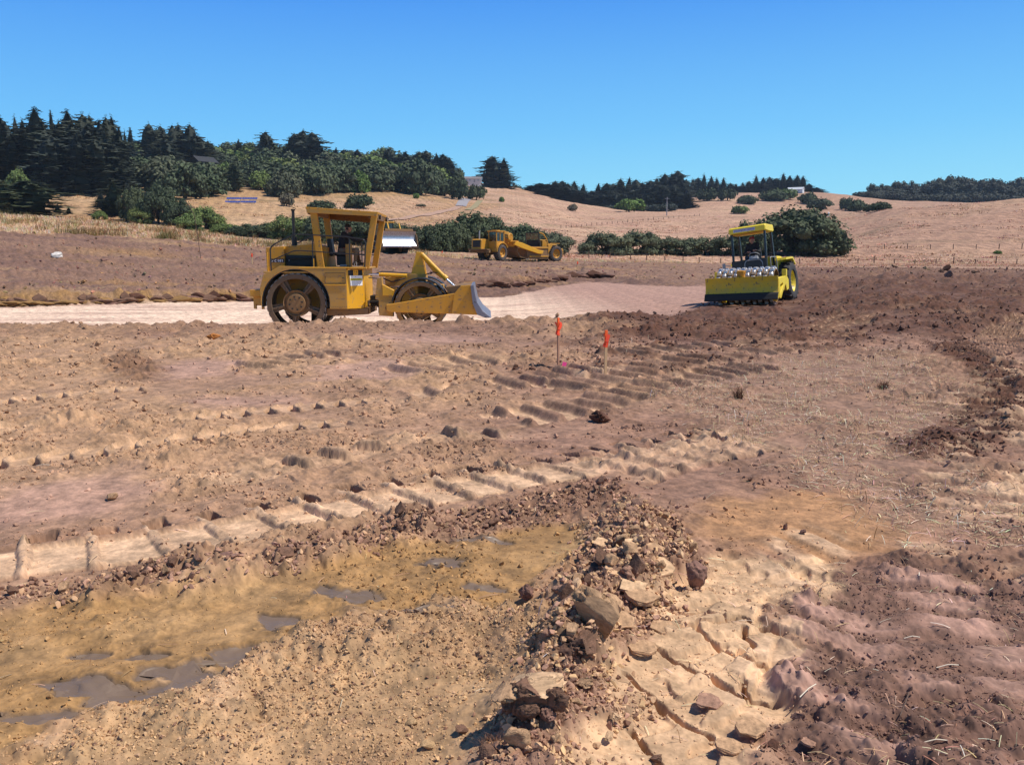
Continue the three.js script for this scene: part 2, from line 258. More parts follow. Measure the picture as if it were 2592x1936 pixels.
const SOIL = {
  pink: C(158, 121, 101), brown: C(120, 89, 72), tan: C(180, 144, 111), dark: C(92, 59, 44), ochre: C(160, 123, 78), sand: C(184, 150, 110), cream: C(206, 170, 134), mud: C(110, 92, 78), floor: C(246, 216, 190), plum: C(106, 78, 69), orange: C(174, 130, 90), bank: C(130, 99, 83), plate: C(214, 178, 145), rosy: C(178, 140, 124), clay: C(150, 114, 68), straw: C(146, 114, 95),
};
const mixTo = (c, k, w) => { c[0] += (k[0] - c[0]) * w; c[1] += (k[1] - c[1]) * w; c[2] += (k[2] - c[2]) * w; };
const GRASS = { pale: C(208, 174, 140), gold: C(174, 138, 98), rose: C(184, 145, 124), brown: C(140, 105, 84), green: C(112, 102, 68) };
// everything about the ground at one place: out.y, out.c (linear colour), out.rough (how lumpy)
const OUT = { h: 0, flat: 0, plate: 0, y: 0, c: [0, 0, 0], rough: 0 };
function groundAt(x, d, o = OUT, fine = true) {
  const s = secAt(d > .5 ? x / d : 0), D = Math.max(d, .2), y0 = baseY(x, D, s), c = o.c; o.h = 0; o.flat = 0; o.plate = 0;
  const n1 = fbm(x / 3.1, d / 3.1, 3), n2 = fbm(x / .8 + 40, d / .8, 3), n3 = noise(x / .17, d / .17), n4 = noise(x / .05, d / .05);
  const dirtEdge = s.dirt + 1.5 * noise(x / 4, d / 4) + .7 * noise(x / 1.1, d / 1.1);
  const earth = sstep(.4, -.4, D - dirtEdge);
  let rough = .66 + .6 * n1 + .5 * n2;
  c[0] = SOIL.pink[0]; c[1] = SOIL.pink[1]; c[2] = SOIL.pink[2];
  mixTo(c, SOIL.brown, clamp(.35 + .9 * n2 + .5 * n3)); 
  mixTo(c, SOIL.tan, clamp(.42 - x / 8 * sstep(24, 10, D) + .7 * n1) * .75);
  if (D < 45) {
    const near = D < 22;
    const heap = mask(Z.heap, x, d, .10, .12), spoil = mask(Z.spoil, x, d, .15, .2), cream = mask(Z.cream, x, d, .05, .16), ochre = mask(Z.ochre, x, d, .10, .14), gravel = mask(Z.gravel, x, d, .15, .12), orange = mask(Z.orange, x, d, .25, .2), plates = mask(Z.plates, x, d, .15, .25), straw = mask(Z.straw, x, d, .25, .3), arc = mask(Z.arc, x, d, .12, .07), fill = mask(Z.fill, x, d, .7, .9), fillS = mask(Z.fillSoft, x, d, .8, .6), clump = mask(Z.clump, x, d, .15, .2);
    const smooth = Math.max(mask(Z.smoothA, x, d, .3, .4), mask(Z.smoothB, x, d, .4, .4), mask(Z.smoothC, x, d, .3, .3), mask(Z.smoothD, x, d, .4, .3), mask(Z.smoothE, x, d, .6, .6));
    const rim = sstep(17, 19.5, D) * sstep(24.5, 22.5, D) * sstep(.35, .05, x / D);
    mixTo(c, SOIL.rosy, smooth * .7); mixTo(c, SOIL.brown, spoil * .55 + rim * .3);
    mixTo(c, SOIL.straw, straw * .75); mixTo(c, SOIL.orange, orange * .85); mixTo(c, SOIL.plum, plates * .62);
    mixTo(c, SOIL.ochre, ochre * .92); mixTo(c, SOIL.sand, ochre * clamp(.1 + 1.1 * fbm(x * .9 + 3, d * 1.3, 3)) * .8); mixTo(c, SOIL.sand, gravel * .75); mixTo(c, SOIL.brown, gravel * clamp(.1 + .9 * n2 + .4 * n3) * .6);
    mixTo(c, SOIL.cream, cream * .92); mixTo(c, SOIL.brown, heap * clamp(.3 + .8 * n3 + .4 * n4) * .6);
    mixTo(c, SOIL.dark, clamp(fill * (.88 + .4 * n2) + fillS * clamp(.25 + 1.1 * n2 + .3 * n1) * .8)); mixTo(c, SOIL.dark, arc); mixTo(c, SOIL.dark, clump * .5);
    rough = clamp(rough - smooth * .9 - ochre * .55 - cream * .8 - orange * .5 + plates * .3 + heap * .9 + spoil * .7 + fill * .35 + fillS * .3 + arc * .3 - straw * .1 + rim * .5 + clump, .06, 1.6);
    // heaps and hollows
    let wr = 1e9; if (near && D < 6.2) for (let i = 0; i + 1 < WINDROW.length; i++) { const [ax, ad] = WINDROW[i], [bx, bd] = WINDROW[i + 1], ex = bx - ax, ed = bd - ad, f = clamp(((x - ax) * ex + (d - ad) * ed) / (ex * ex + ed * ed)); wr = Math.min(wr, Math.hypot(x - ax - ex * f, d - ad - ed * f)); }
    o.h += .10 * Math.exp(-wr * wr / .05) + .0 * spoil + .035 * arc * (.6 + n2) + .02 * rim * (.8 + n1);
    o.h -= .028 * ochre * sstep(.1, 1, ochre);
    o.h += .04 * n1 * (1 - ochre * .6) + (near ? .03 : .06) * n2 * rough * (1 - cream * .6);
    if (fine) {
      const n5 = noise(x / .36 + 9, d / .30), n6 = 1 - 2.2 * Math.abs(noise(x / .22 + 50, d / .13));
      let q = rough * (.016 * n3 + .036 * n5 + .018 * n6 * clamp(n2 + .6) + .10 * lumps(x, d, .30, 11, .12 + .12 * rough) * (D < 5 ? .25 : .7));
      if (D < 16) q += rough * (.012 * n4 + .075 * lumps(x, d, .11, 31, .26) + (D < 9 ? .034 * lumps(x, d, .045, 51, .36) + .008 * noise(x / .026, d / .026) : 0));
      else q += rough * lumps(x, d, .45, 71, .16) * .13;
      q *= (1 - .25 * fill) * (1 - .85 * sstep(4.2, 2.2, Math.hypot(x - 8.3, d - 30.2)));
      q += fill * sstep(2.2, 4.2, Math.hypot(x - 8.3, d - 30.2)) * .09 * ridge((n2 * 3 + x * 1.1) % 1 - .5, .5) * clamp(n1 + .6);
      o.h += q * (D < 12 ? 1 : 1.25);
      if (cream > 0) { { const w = fbm((x + d * .8) * .9 + 4, (d - x * .9) * 1.9, 3) * 2.6 + 8, fl = Math.floor(w); o.h += cream * .020 * (fl + sstep(.86, 1, w - fl) - 8); } const k = crackAt(x, d); o.h -= cream * .06 * sstep(.016, .004, k); }
      if (gravel > 0) o.h += gravel * (.008 * lumps(x, d, .07, 91, .4) + .008 * lumps(x, d, .028, 111, .6));
      const before = o.h; trackAt(x, d, o); void before;
      if (o.plate > 0) mixTo(c, plates > .5 ? SOIL.rosy : SOIL.plate, clamp(o.plate * 1.1) * (D < 6.5 ? .92 : .62));
    }
    if (ochre > 0) { const m = mudAt(x, d); if (m > 0) { mixTo(c, SOIL.mud, sstep(0, .22, m) * .85); o.h -= .022 * sstep(-.1, .45, m); rough *= .5; } }
  } else if (fine) o.h += rough * (.12 * lumps(x, d, .9, 71, .25) + .05 * n2) * earth;
  // the excavated floor, its bank and the stripped slope above it
  const dk = s.x[5], floorIn = sstep(s.x[4] - 1.1, s.x[4] + .2, D) * sstep(dk + .8, dk - .5, D + 1.2 * noise(x / 5, 3)) * sstep(.16, .10, x / D - clamp((D - 24) * .013, -.1, .17) + .02 * noise(x / 3, d / 3));
  if (floorIn > 0) { mixTo(c, SOIL.rosy, floorIn * .9); mixTo(c, SOIL.floor, floorIn * sstep(.14, -.02, x / D - .004 * (40 - D)) * clamp(.95 - 1.15 * Math.abs(noise(x / 11, d / .9)) - .3 * n2)); o.h *= 1 - .85 * floorIn; rough *= 1 - .8 * floorIn; o.h += floorIn * .03 * noise(x / 4, d / .7); }
  if (D > 36) {
    const bankIn = sstep(dk - .4, dk + .4, D) * earth;
    const lf = sstep(.26, .14, x / D);
    if (lf > 0) {
      const bankIn0 = bankIn; { const bankIn = bankIn0 * lf; mixTo(c, SOIL.bank, bankIn * .8); mixTo(c, SOIL.plum, bankIn * clamp(.3 + noise(x / 14, d / 2.2) * 1.2 + .5 * n2) * .6);
      mixTo(c, SOIL.ochre, bankIn * clamp(noise(x / 12 + 7, d / 3) * 1.8 - .35) * .6); mixTo(c, SOIL.sand, bankIn * clamp(noise(x / 9 + 27, d / 1.6) * 1.8 - .55) * .7);
      const ledge = sstep(dk - .2, dk + .2, D) * sstep(s.x[6] + .7, s.x[6] - .2, D) * lf; mixTo(c, x < -8 ? SOIL.clay : SOIL.plum, ledge * .85 * clamp(.7 + n2));
      o.h += bankIn * (.20 * noise(x / 5, d / 1.3) + .10 * n2 + .05 * n3); }
    }
    if (lf < 1) { mixTo(c, SOIL.bank, bankIn * .5 * (1 - lf)); mixTo(c, SOIL.dark, sstep(.2, .3, x / D) * sstep(78, 66, D) * .6 * clamp(.7 + n2)); o.h += .10 * n2 * bankIn * (1 - lf); }
  }
  if (earth < 1) {
    const g = [...GRASS.pale]; mixTo(g, GRASS.gold, clamp(.4 + n1)); mixTo(g, GRASS.brown, clamp(.15 + .9 * n2) * .5); mixTo(g, GRASS.rose, sstep(-.1, .3, x / D) * .6); mixTo(g, GRASS.brown, sstep(.15, .3, x / D) * .5);
    mixTo(c, g, 1 - earth); o.h *= earth; o.h += (1 - earth) * .08 * n2;
  }
  const k = 1 + .16 * n3 + .14 * n4 + .10 * n2; c[0] *= k; c[1] *= k; c[2] *= k;
  o.rough = rough; o.earth = earth; o.y = y0 + o.h; return o;
}
const groundY = (x, z) => groundAt(x, -z, OUT).y;
function hit(u, v, from = 1.5) {                                   // first meeting of the ray with the ground
  const r = ray(u, v); let D = from; const g = D => (D > 110 ? baseY(r.t * D, D) : groundAt(r.t * D, D, OUT, false).y) - (EYE + r.e * D);
  let last = D; while (D < 1600) { if (g(D) >= 0) { let a = last, b = D; for (let i = 0; i < 24; i++) { const m = (a + b) / 2; g(m) >= 0 ? b = m : a = m; } return new THREE.Vector3(r.t * b, EYE + r.e * b, -b); } last = D; D *= 1.004; }
  return null;
}
// ---------------------------------------------------------------- ground sheets
function grainTexture(size, seed, amp, streak) {                   // fine grain: multiplies the ground's own colour
  const r = rng(seed), f = new Float32Array(size * size), col = new Uint8Array(size * size * 4), bmp = new Uint8Array(size * size * 4);
  for (const [cells, a] of [[12, .5], [40, .5], [110, .34], [230, .22]]) {
    const g = new Float32Array(cells * cells); for (let i = 0; i < g.length; i++) g[i] = r() - .5;
    for (let j = 0; j < size; j++) for (let i = 0; i < size; i++) {
      const x = i / size * cells * (streak ? 1 : 1), y = j / size * cells * (streak ? .35 : 1), xi = Math.floor(x), yi = Math.floor(y), fx = x - xi, fy = y - yi, X = xi % cells, X1 = (xi + 1) % cells, YY = yi % cells, Y1 = (yi + 1) % cells;
      const p = lerp(g[YY * cells + X], g[YY * cells + X1], fx), q = lerp(g[Y1 * cells + X], g[Y1 * cells + X1], fx); f[j * size + i] += a * lerp(p, q, fy);
    }
  }
  for (let i = 0; i < size * size; i++) { const v = f[i], k = clamp(.86 + amp * v) * 255; col[i * 4] = k; col[i * 4 + 1] = k * .995; col[i * 4 + 2] = k * .985; col[i * 4 + 3] = 255; const b = clamp(.5 + v * .6) * 255; bmp[i * 4] = bmp[i * 4 + 1] = bmp[i * 4 + 2] = b; bmp[i * 4 + 3] = 255; }
  const mk = (d, srgb) => { const t = new THREE.DataTexture(d, size, size, THREE.RGBAFormat); t.wrapS = t.wrapT = THREE.RepeatWrapping; t.magFilter = THREE.LinearFilter; t.minFilter = THREE.LinearMipmapLinearFilter; if (srgb) t.colorSpace = THREE.SRGBColorSpace; t.needsUpdate = true; return t; };
  return [mk(col, true), mk(bmp, false)];
}
const [soilMap, soilBump] = grainTexture(1024, 5, .42, false);
const soilMat = new THREE.MeshStandardMaterial({ vertexColors: true, roughness: .97, map: soilMap, bumpMap: soilBump, bumpScale: .010 });
const [grassMap, grassBump] = grainTexture(1024, 9, .5, true);
const grassMat = new THREE.MeshStandardMaterial({ vertexColors: true, roughness: 1, map: grassMap, bumpMap: grassBump, bumpScale: .35 });
function sheet(name, ts, Ds, fn, uvScale, mat) {
  const nc = ts.length, nr = Ds.length, pos = new Float32Array(nc * nr * 3), col = new Float32Array(nc * nr * 3), uv = new Float32Array(nc * nr * 2), idx = new Uint32Array((nc - 1) * (nr - 1) * 6);
  let p = 0, q = 0;
  for (let j = 0; j < nr; j++) for (let i = 0; i < nc; i++) { const D = Ds[j], x = ts[i] * D; const o = fn(x, D); pos[p] = x; pos[p + 1] = o.y; pos[p + 2] = -D; col[p] = o.c[0] * 1.28; col[p + 1] = o.c[1] * 1.28; col[p + 2] = o.c[2] * 1.28; p += 3; uv[q++] = x / uvScale; uv[q++] = D / uvScale; }
  p = 0; for (let j = 0; j < nr - 1; j++) for (let i = 0; i < nc - 1; i++) { const a = j * nc + i, b = a + 1, c = a + nc, d = c + 1; idx[p++] = a; idx[p++] = b; idx[p++] = c; idx[p++] = b; idx[p++] = d; idx[p++] = c; }
  const g = new THREE.BufferGeometry(); g.setAttribute('position', new THREE.BufferAttribute(pos, 3)); g.setAttribute('color', new THREE.BufferAttribute(col, 3)); g.setAttribute('uv', new THREE.BufferAttribute(uv, 2)); g.setIndex(new THREE.BufferAttribute(idx, 1)); g.computeVertexNormals();
  const m = new THREE.Mesh(g, mat); m.name = name; m.userData.kind = 'structure'; m.receiveShadow = m.castShadow = true; scene.add(m); return m;
}
{
  const ts = []; for (let t = -1.5; t < -1.06; t += .025) ts.push(t); for (let t = -1.06; t < -.64; t += .0075) ts.push(t); for (let t = -.64; t < .64; t += .00185) ts.push(t); for (let t = .64; t < 1.06; t += .0075) ts.push(t); for (let t = 1.06; t <= 1.501; t += .025) ts.push(t);
  const Ds = []; let D = .75; while (D < 118) { Ds.push(D); D *= 1 + (D < 2 ? .006 : D < 4 ? .0029 : D < 6 ? .0033 : D < 17 ? .0034 : D < 30 ? .005 : .0085); } Ds.push(120);
  sheet('ground', ts, Ds, (x, d) => groundAt(x, d, OUT), 1.7, soilMat);
  const th = []; for (let t = -1.5; t <= 1.501; t += .0045) th.push(t);
  const Dh = []; D = 118.5; while (D < 1700) { Dh.push(D); D *= 1.0095; } Dh.push(1700);
  const o = { y: 0, c: [0, 0, 0] };
  sheet('hills', th, Dh, (x, d) => {
    const t = x / d, n1 = fbm(x / 45, d / 45, 3), n2 = fbm(x / 9, d / 9, 3), n3 = noise(x / 2.5, d / 2.5), c = o.c;
    c[0] = GRASS.gold[0]; c[1] = GRASS.gold[1]; c[2] = GRASS.gold[2];
    mixTo(c, GRASS.rose, sstep(-.25, .05, t + .15 * n1) * .85); mixTo(c, GRASS.pale, clamp(.25 + n1) * .5); mixTo(c, GRASS.brown, clamp(n2 * 1.1 - .05) * .55);
    mixTo(c, GRASS.green, clamp(fbm(x / 30 + 9, d / 16, 3) - .25) * .7); mixTo(c, GRASS.brown, sstep(.28, .36, t) * .3);
    const k = 1 + .14 * n3 + .08 * n2; c[0] *= k; c[1] *= k; c[2] *= k;
    o.y = d < 119 ? groundAt(x, d, OUT).y - .02 : baseY(x, d) + (d < 122 ? 0 : .15 * n3); return o;
  }, 14, grassMat);
}
// ---------------------------------------------------------------- stones and clods
function rockGeo(seed, detail, cuts = 7, bump = .22, near = .52) {             // unit lump with broken faces, resting on y = 0
  const r = rng(seed * 131 + 7), g = mergeVertices(new THREE.IcosahedronGeometry(1, detail).deleteAttribute('uv').deleteAttribute('normal')), p = g.attributes.position, planes = [];
  for (let i = 0; i < cuts; i++) { const n = new THREE.Vector3(r() * 2 - 1, r() * 2 - 1, r() * 2 - 1).normalize(); planes.push([n, near + .38 * r()]); }
  const v = new THREE.Vector3(), o = seed * 3.7;
  for (let i = 0; i < p.count; i++) {
    v.fromBufferAttribute(p, i); const n = noise3(v.x * 1.3 + o, v.y * 1.3, v.z * 1.3 - o) * bump + noise3(v.x * 3.5 - o, v.y * 3.5 + o, v.z * 3.5) * bump * .45 + (detail > 4 ? noise3(v.x * 8, v.y * 8 + o, v.z * 8) * bump * .34 + noise3(v.x * 17 + o, v.y * 17, v.z * 17) * bump * .22 : 0);
    v.multiplyScalar(1 + n); for (const [nn, d] of planes) { const k = v.dot(nn) - d; if (k > 0) v.addScaledVector(nn, -k * .92); }
    p.setXYZ(i, v.x, v.y, v.z);
  }
  const h = g.toNonIndexed(); g.computeVertexNormals(); h.computeVertexNormals();
  const out = detail > 2 ? (() => { const q = g.toNonIndexed(); return q; })() : h; out.computeBoundingBox(); const b = out.boundingBox; out.translate(0, -b.min.y, 0); const s = 2 / Math.max(b.max.x - b.min.x, b.max.z - b.min.z); out.scale(s, s, s);
  const uv = new Float32Array(out.attributes.position.count * 2); for (let i = 0; i < uv.length / 2; i++) { const P = out.attributes.position, N = out.attributes.normal, ax = Math.abs(N.getX(i)), ay = Math.abs(N.getY(i)), az = Math.abs(N.getZ(i)), k = .09; if (ay >= ax && ay >= az) { uv[2 * i] = P.getX(i) * k; uv[2 * i + 1] = P.getZ(i) * k; } else if (ax > az) { uv[2 * i] = P.getZ(i) * k; uv[2 * i + 1] = P.getY(i) * k; } else { uv[2 * i] = P.getX(i) * k; uv[2 * i + 1] = P.getY(i) * k; } } out.setAttribute('uv', new THREE.BufferAttribute(uv, 2)); return out;
}
const stoneMat = (c, b = .006) => new THREE.MeshStandardMaterial({ color: new THREE.Color(...c.map(x => Math.min(.95, x * 1.28))), roughness: .96, map: soilMap, bumpMap: soilBump, bumpScale: b });
const RM = { brown: stoneMat(SOIL.brown), pink: stoneMat(SOIL.pink), cream: stoneMat(SOIL.cream), sand: stoneMat(SOIL.sand), dark: stoneMat(SOIL.dark), plum: stoneMat(C(132, 98, 86)), tan: stoneMat(SOIL.tan), clay: stoneMat(SOIL.clay), white: stoneMat(C(216, 208, 202)) };
const BIG = [1, 2, 3, 4, 5, 6].map(s => rockGeo(s, 11, 11, .38, .4)), MID = [11, 12, 13, 14, 15].map(s => rockGeo(s, 4, 11, .42, .38)), SMALL = [21, 22, 23].map(s => rockGeo(s, 2, 11, .5, .3));
function slabGeo(seed, thick) {                                    // broken plate of dried clay, unit half width
  const r = rng(seed * 17 + 3), n = 9 + Math.floor(r() * 4), sh = new THREE.Shape(); let a0 = r() * 6;
  for (let i = 0; i < n; i++) { const a = a0 + i / n * Math.PI * 2 + (r() - .5) * .35, q = .72 + .36 * r(), x = Math.cos(a) * q, y = Math.sin(a) * q * .72; i ? sh.lineTo(x, y) : sh.moveTo(x, y); }
  const g = new THREE.ExtrudeGeometry(sh, { depth: thick, bevelEnabled: true, bevelThickness: .05, bevelSize: .05, bevelSegments: 2, curveSegments: 2, steps: 3 }); g.rotateX(-Math.PI / 2);
  const p = g.attributes.position; for (let i = 0; i < p.count; i++) { const x = p.getX(i), y = p.getY(i), z = p.getZ(i), e = .09 * noise3(x * 3 + seed, y * 4, z * 3), k = 1 + .16 * noise3(x * 2 - seed, y * 7, z * 2); p.setXYZ(i, x * k, y + e * .7, z * k); }
  const uv = g.attributes.uv; for (let i = 0; i < uv.count; i++) uv.setXY(i, uv.getX(i) * .09, uv.getY(i) * .09); g.computeVertexNormals(); return g;
}
const SLABS = [1, 2, 3, 4, 5].map(s => slabGeo(s, .16 + .04 * s));
function place(mesh, u, v, size, o = {}) {                         // size: width in photograph pixels
  const q = hit(u, v), w = size * q.length() / FPX / 2, r = rng(Math.round(u * 7 + v * 13));
  mesh.scale.set(w * (o.sx ?? 1), w * (o.sy ?? .8), w * (o.sz ?? .9)); mesh.rotation.set(o.rx ?? (r() - .5) * .4, o.ry ?? r() * 6.28, o.rz ?? (r() - .5) * .4);
  mesh.position.set(q.x, q.y - w * (o.sink ?? .18), q.z - w * .4); return mesh;
}
const stone = (name, geo, mat, u, v, size, label, category, o = {}) => place(solo(name, geo, mat, label, category, o.group), u, v, size, o);
{ // the largest boulder: a pale layered cap over a knobbly dark base that it overhangs
  const q = hit(1345, 1850), w = 112 * q.length() / FPX, t = thing('broken_boulder', 'largest undercut clay boulder casting a black shadow beside dry roots', 'boulder', [q.x, q.y + .01, q.z - .04], .1);
  const lump = (name, seed, mat, x, y, z, sx, sy, sz, ry, cuts = 4, b = .4) => { const m = part(t, name, rockGeo(seed, 14, cuts, b), mat); m.scale.set(w * sx, w * sy, w * sz); m.position.set(w * x, w * y, w * z); m.rotation.y = ry; return m; };
  lump('cap', 61, RM.cream, .06, .62, -.08, 1.0, .26, .62, .2, 6, .3); lump('cap', 62, RM.tan, -.62, .58, .02, .45, .22, .4, 1.1, 6, .3);
  lump('base', 63, RM.brown, .05, .10, .0, .72, .46, .46, .4); lump('base', 64, RM.brown, .48, .28, .10, .42, .34, .36, 1.9); lump('base', 65, RM.brown, -.12, .26, .22, .40, .32, .28, 2.7); lump('base', 66, RM.plum, .34, .14, .26, .34, .24, .24, .9); lump('base', 67, RM.brown, -.46, .2, -.1, .34, .36, .4, 2.2);
}
stone('broken_boulder', rockGeo(42, 18, 10, .42, .40), RM.tan, 1508, 1612, 150, 'angular clay boulder with a dark overhanging face in the rubble ridge', 'boulder', { sy: .8, sz: .9, ry: 2.2, rx: .1, rz: .12, sink: .1 });
stone('broken_boulder', rockGeo(43, 18, 9, .42, .42), RM.pink, 1425, 1570, 110, 'rounded pinkish boulder leaning on the angular boulder of the rubble ridge', 'boulder', { sy: .75, ry: 1, sink: .15 });
stone('broken_boulder', rockGeo(44, 18, 7, .55, .5), RM.brown, 1470, 1670, 145, 'lumpy brown boulder of stuck together pebbles in the rubble ridge', 'boulder', { sy: .55, ry: .4, sink: .12 });
stone('standing_stone', rockGeo(45, 12, 6, .24), RM.plum, 1765, 1498, 66, 'upright brown stone with pointed top at the edge of the cream clay', 'stone', { sy: 1.25, sz: .8, rx: 0, rz: .1, ry: .5, sink: .08 });
stone('dark_clod', rockGeo(52, 14, 5, .5, .62), RM.dark, 1520, 1072, 64, 'large dark brown earth clod alone beside the fine cleat marks', 'clod', { sy: .75, sink: .12 });
stone('upright_clod', rockGeo(47, 10, 4, .3), RM.plum, 1335, 1518, 44, 'dark upright clod at the edge of the ochre clay puddle', 'clod', { sy: 1.2, rx: 0, rz: .2 });
stone('grey_clod', BIG[1], RM.plum, 555, 1432, 60, 'smooth grey brown clod with a straw on it below the tyre track', 'clod', { sy: .6 });
stone('grey_clod', BIG[3], RM.brown, 720, 1415, 58, 'squarish pale brown clod in the spoil below the tyre track', 'clod', { sy: .6 });
stone('pale_pebble', BIG[2], RM.tan, 280, 1268, 30, 'pale rounded clod half sunk in smooth tan earth above the track', 'clod', { sy: .7 });
stone('paired_stone', BIG[4], RM.plum, 1991, 1342, 17, 'pointed dark pebble on the orange clay patch beside a rounder one', 'stone', { sy: 1.1 });
stone('paired_stone', BIG[5], RM.plum, 2032, 1349, 18, 'round dark pebble on the orange clay patch beside a pointed one', 'stone', { sy: .8 });
stone('black_clod', BIG[0], RM.dark, 1304, 935, 15, 'small upright black clod of a pair near the pink flagged stake', 'clod', { sy: 1.1 });
stone('black_clod', BIG[2], RM.dark, 1348, 940, 22, 'small flat black clod of a pair near the pink flagged stake', 'clod', { sy: .6 });
stone('field_boulder', BIG[0], RM.plum, 2408, 700, 24, 'small grey brown boulder lying lowest of the group by the fence', 'boulder', { sy: .8 });
stone('field_boulder', BIG[3], RM.dark, 2402, 687, 22, 'dark boulder on top of the group beside the wire fence', 'boulder', { sy: .8 });
stone('field_boulder', BIG[2], RM.brown, 2385, 692, 12, 'reddish brown boulder smallest of the group by the fence', 'boulder', { sy: 1 });
stone('white_stone', rockGeo(48, 10, 6, .3), RM.white, 142, 652, 27, 'jagged white stone lying on the stripped earth bank', 'stone', { sy: .55 });
stone('grey_stone', BIG[5], RM.plum, 262, 660, 24, 'low grey stone in the ochre band of the earth bank', 'stone', { sy: .5 });
stone('orange_clod', rockGeo(49, 12, 4, .35), stoneMat(C(186, 120, 60)), 535, 858, 44, 'flat orange earth clod lying before the roller', 'clod', { sy: .35 });
stone('cream_stone', BIG[4], RM.cream, 1540, 1868, 38, 'cream five sided stone on the pale clay next to the largest boulder', 'stone', { sy: .55, rx: .5 });
[[1240, 1925, 58, 'brown', 'rounded brown cobble standing beside the dry roots', .9], [1085, 1900, 44, 'sand', 'sandy cobble in the gravel left of the dry roots', .5], [1042, 1835, 40, 'sand', 'flat sandy pebble lying on the yellow gravel', .4], [1560, 1825, 40, 'cream', 'cream stone leaning at the side of the largest boulder', .6], [1395, 1778, 90, 'cream', 'flat cream stone lying just behind the largest boulder', .45], [880, 1832, 38, 'tan', 'tan pebble embedded in fine yellow gravel', .4], [1480, 1735, 46, 'tan', 'tan stone among pebbles below the lumpy brown boulder', .6], [1170, 1860, 40, 'brown', 'brown rough stone touching the yellow gravel edge', .6], [1640, 1330, 40, 'plum', 'plum coloured rough clod at the top of the rubble ridge', .6], [1610, 1310, 34, 'dark', 'dark clod at the head of the rubble ridge', .6], [1700, 1430, 30, 'brown', 'brown stone on the far flank of the rubble ridge', .8], [1825, 1395, 20, 'brown', 'small brown stone near the top of the cream clay', .8], [2025, 1820, 36, 'plum', 'plum coloured clod at the border of cream clay and pink plates', .7], [1660, 1930, 40, 'brown', 'brown clod sunk into the cracked cream clay', .5], [1960, 1900, 44, 'dark', 'dark earth clod among rubble under the cream clay', .6]].forEach(([u, v, s, m, l, sy], i) => stone('cobble', BIG[i % 6], RM[m], u, v, s, l, 'stone', { sy }));
// plates of dried clay standing and lying on the rubble ridge
[[1612, 1395, 80, 'cream', 'narrow pale clay plate lying steeply on the rubble ridge', .5, .5, .2], [1660, 1455, 110, 'cream', 'broad clay slab with a dark thick edge on the rubble ridge', .5, .4, .15], [1590, 1470, 120, 'cream', 'long cream clay slab along the crest of the rubble ridge', .6, .45, .1], [1605, 1500, 85, 'cream', 'cream clay slab undercut by a black gap in the rubble', .6, .4, .2], [1625, 1530, 90, 'tan', 'thick tan clay slab low on the rubble ridge', .3, .25, .15], [1545, 1540, 90, 'tan', 'tilted tan clay plate facing the ochre puddle', .9, .7, .3], [1690, 1360, 60, 'tan', 'tan clay slab near the head of the rubble ridge', .4, .3, .2], [1630, 1655, 84, 'tan', 'smooth pentagonal clay plate lying alone among pebbles', .2, .12, .1], [1530, 1385, 60, 'cream', 'small cream plate on the steep side of the rubble ridge', .5, .4, .2], [1710, 1530, 60, 'tan', 'leaning clay plate at the foot of the rubble ridge', .9, .5, .5], [1740, 1350, 40, 'brown', 'brown plate at the upper end of the rubble ridge', .4, .3, .2], [1905, 1860, 90, 'tan', 'tan slab over a dark hollow below the cream clay', .1, .1, .05], [1850, 1905, 80, 'tan', 'broken tan slab lowest of the cream clay edge', .3, .1, .2], [1560, 1425, 90, 'cream', 'cream plate tipped towards the ochre puddle', .6, .6, .3], [1655, 1410, 80, 'tan', 'tan plate standing between two cream slabs', .7, .6, .2], [1575, 1585, 95, 'tan', 'large tan slab lying against the angular boulder', .4, .5, .2], [1680, 1600, 70, 'tan', 'tan flake at the inner foot of the rubble ridge', .2, .3, .1], [1520, 1445, 60, 'brown', 'brown flake on the shaded side of the rubble ridge', .8, .7, .4], [1730, 1440, 60, 'cream', 'cream flake slipping down the far side of the ridge', .3, .4, .3], [2050, 1890, 48, 'pink', 'small pink plate lying on loose rubble', .5, .3, .3], [1800, 1790, 80, 'pink', 'pink plate resting on the cream clay edge', .2, .1, .1], [1490, 1640, 70, 'tan', 'tan plate wedged between two boulders of the rubble ridge', .5, .4, .3]].forEach(([u, v, s, m, l, sy, rx, rz], i) => stone('clay_slab', SLABS[i % 5], RM[m], u, v, s, l, 'slab', { sy: .7, sz: 1.05, rx: .12 + rx * .5, rz: -rz * .6 - .1, ry: .45 + .35 * Math.sin(i * 3.1), sink: -.12 }));
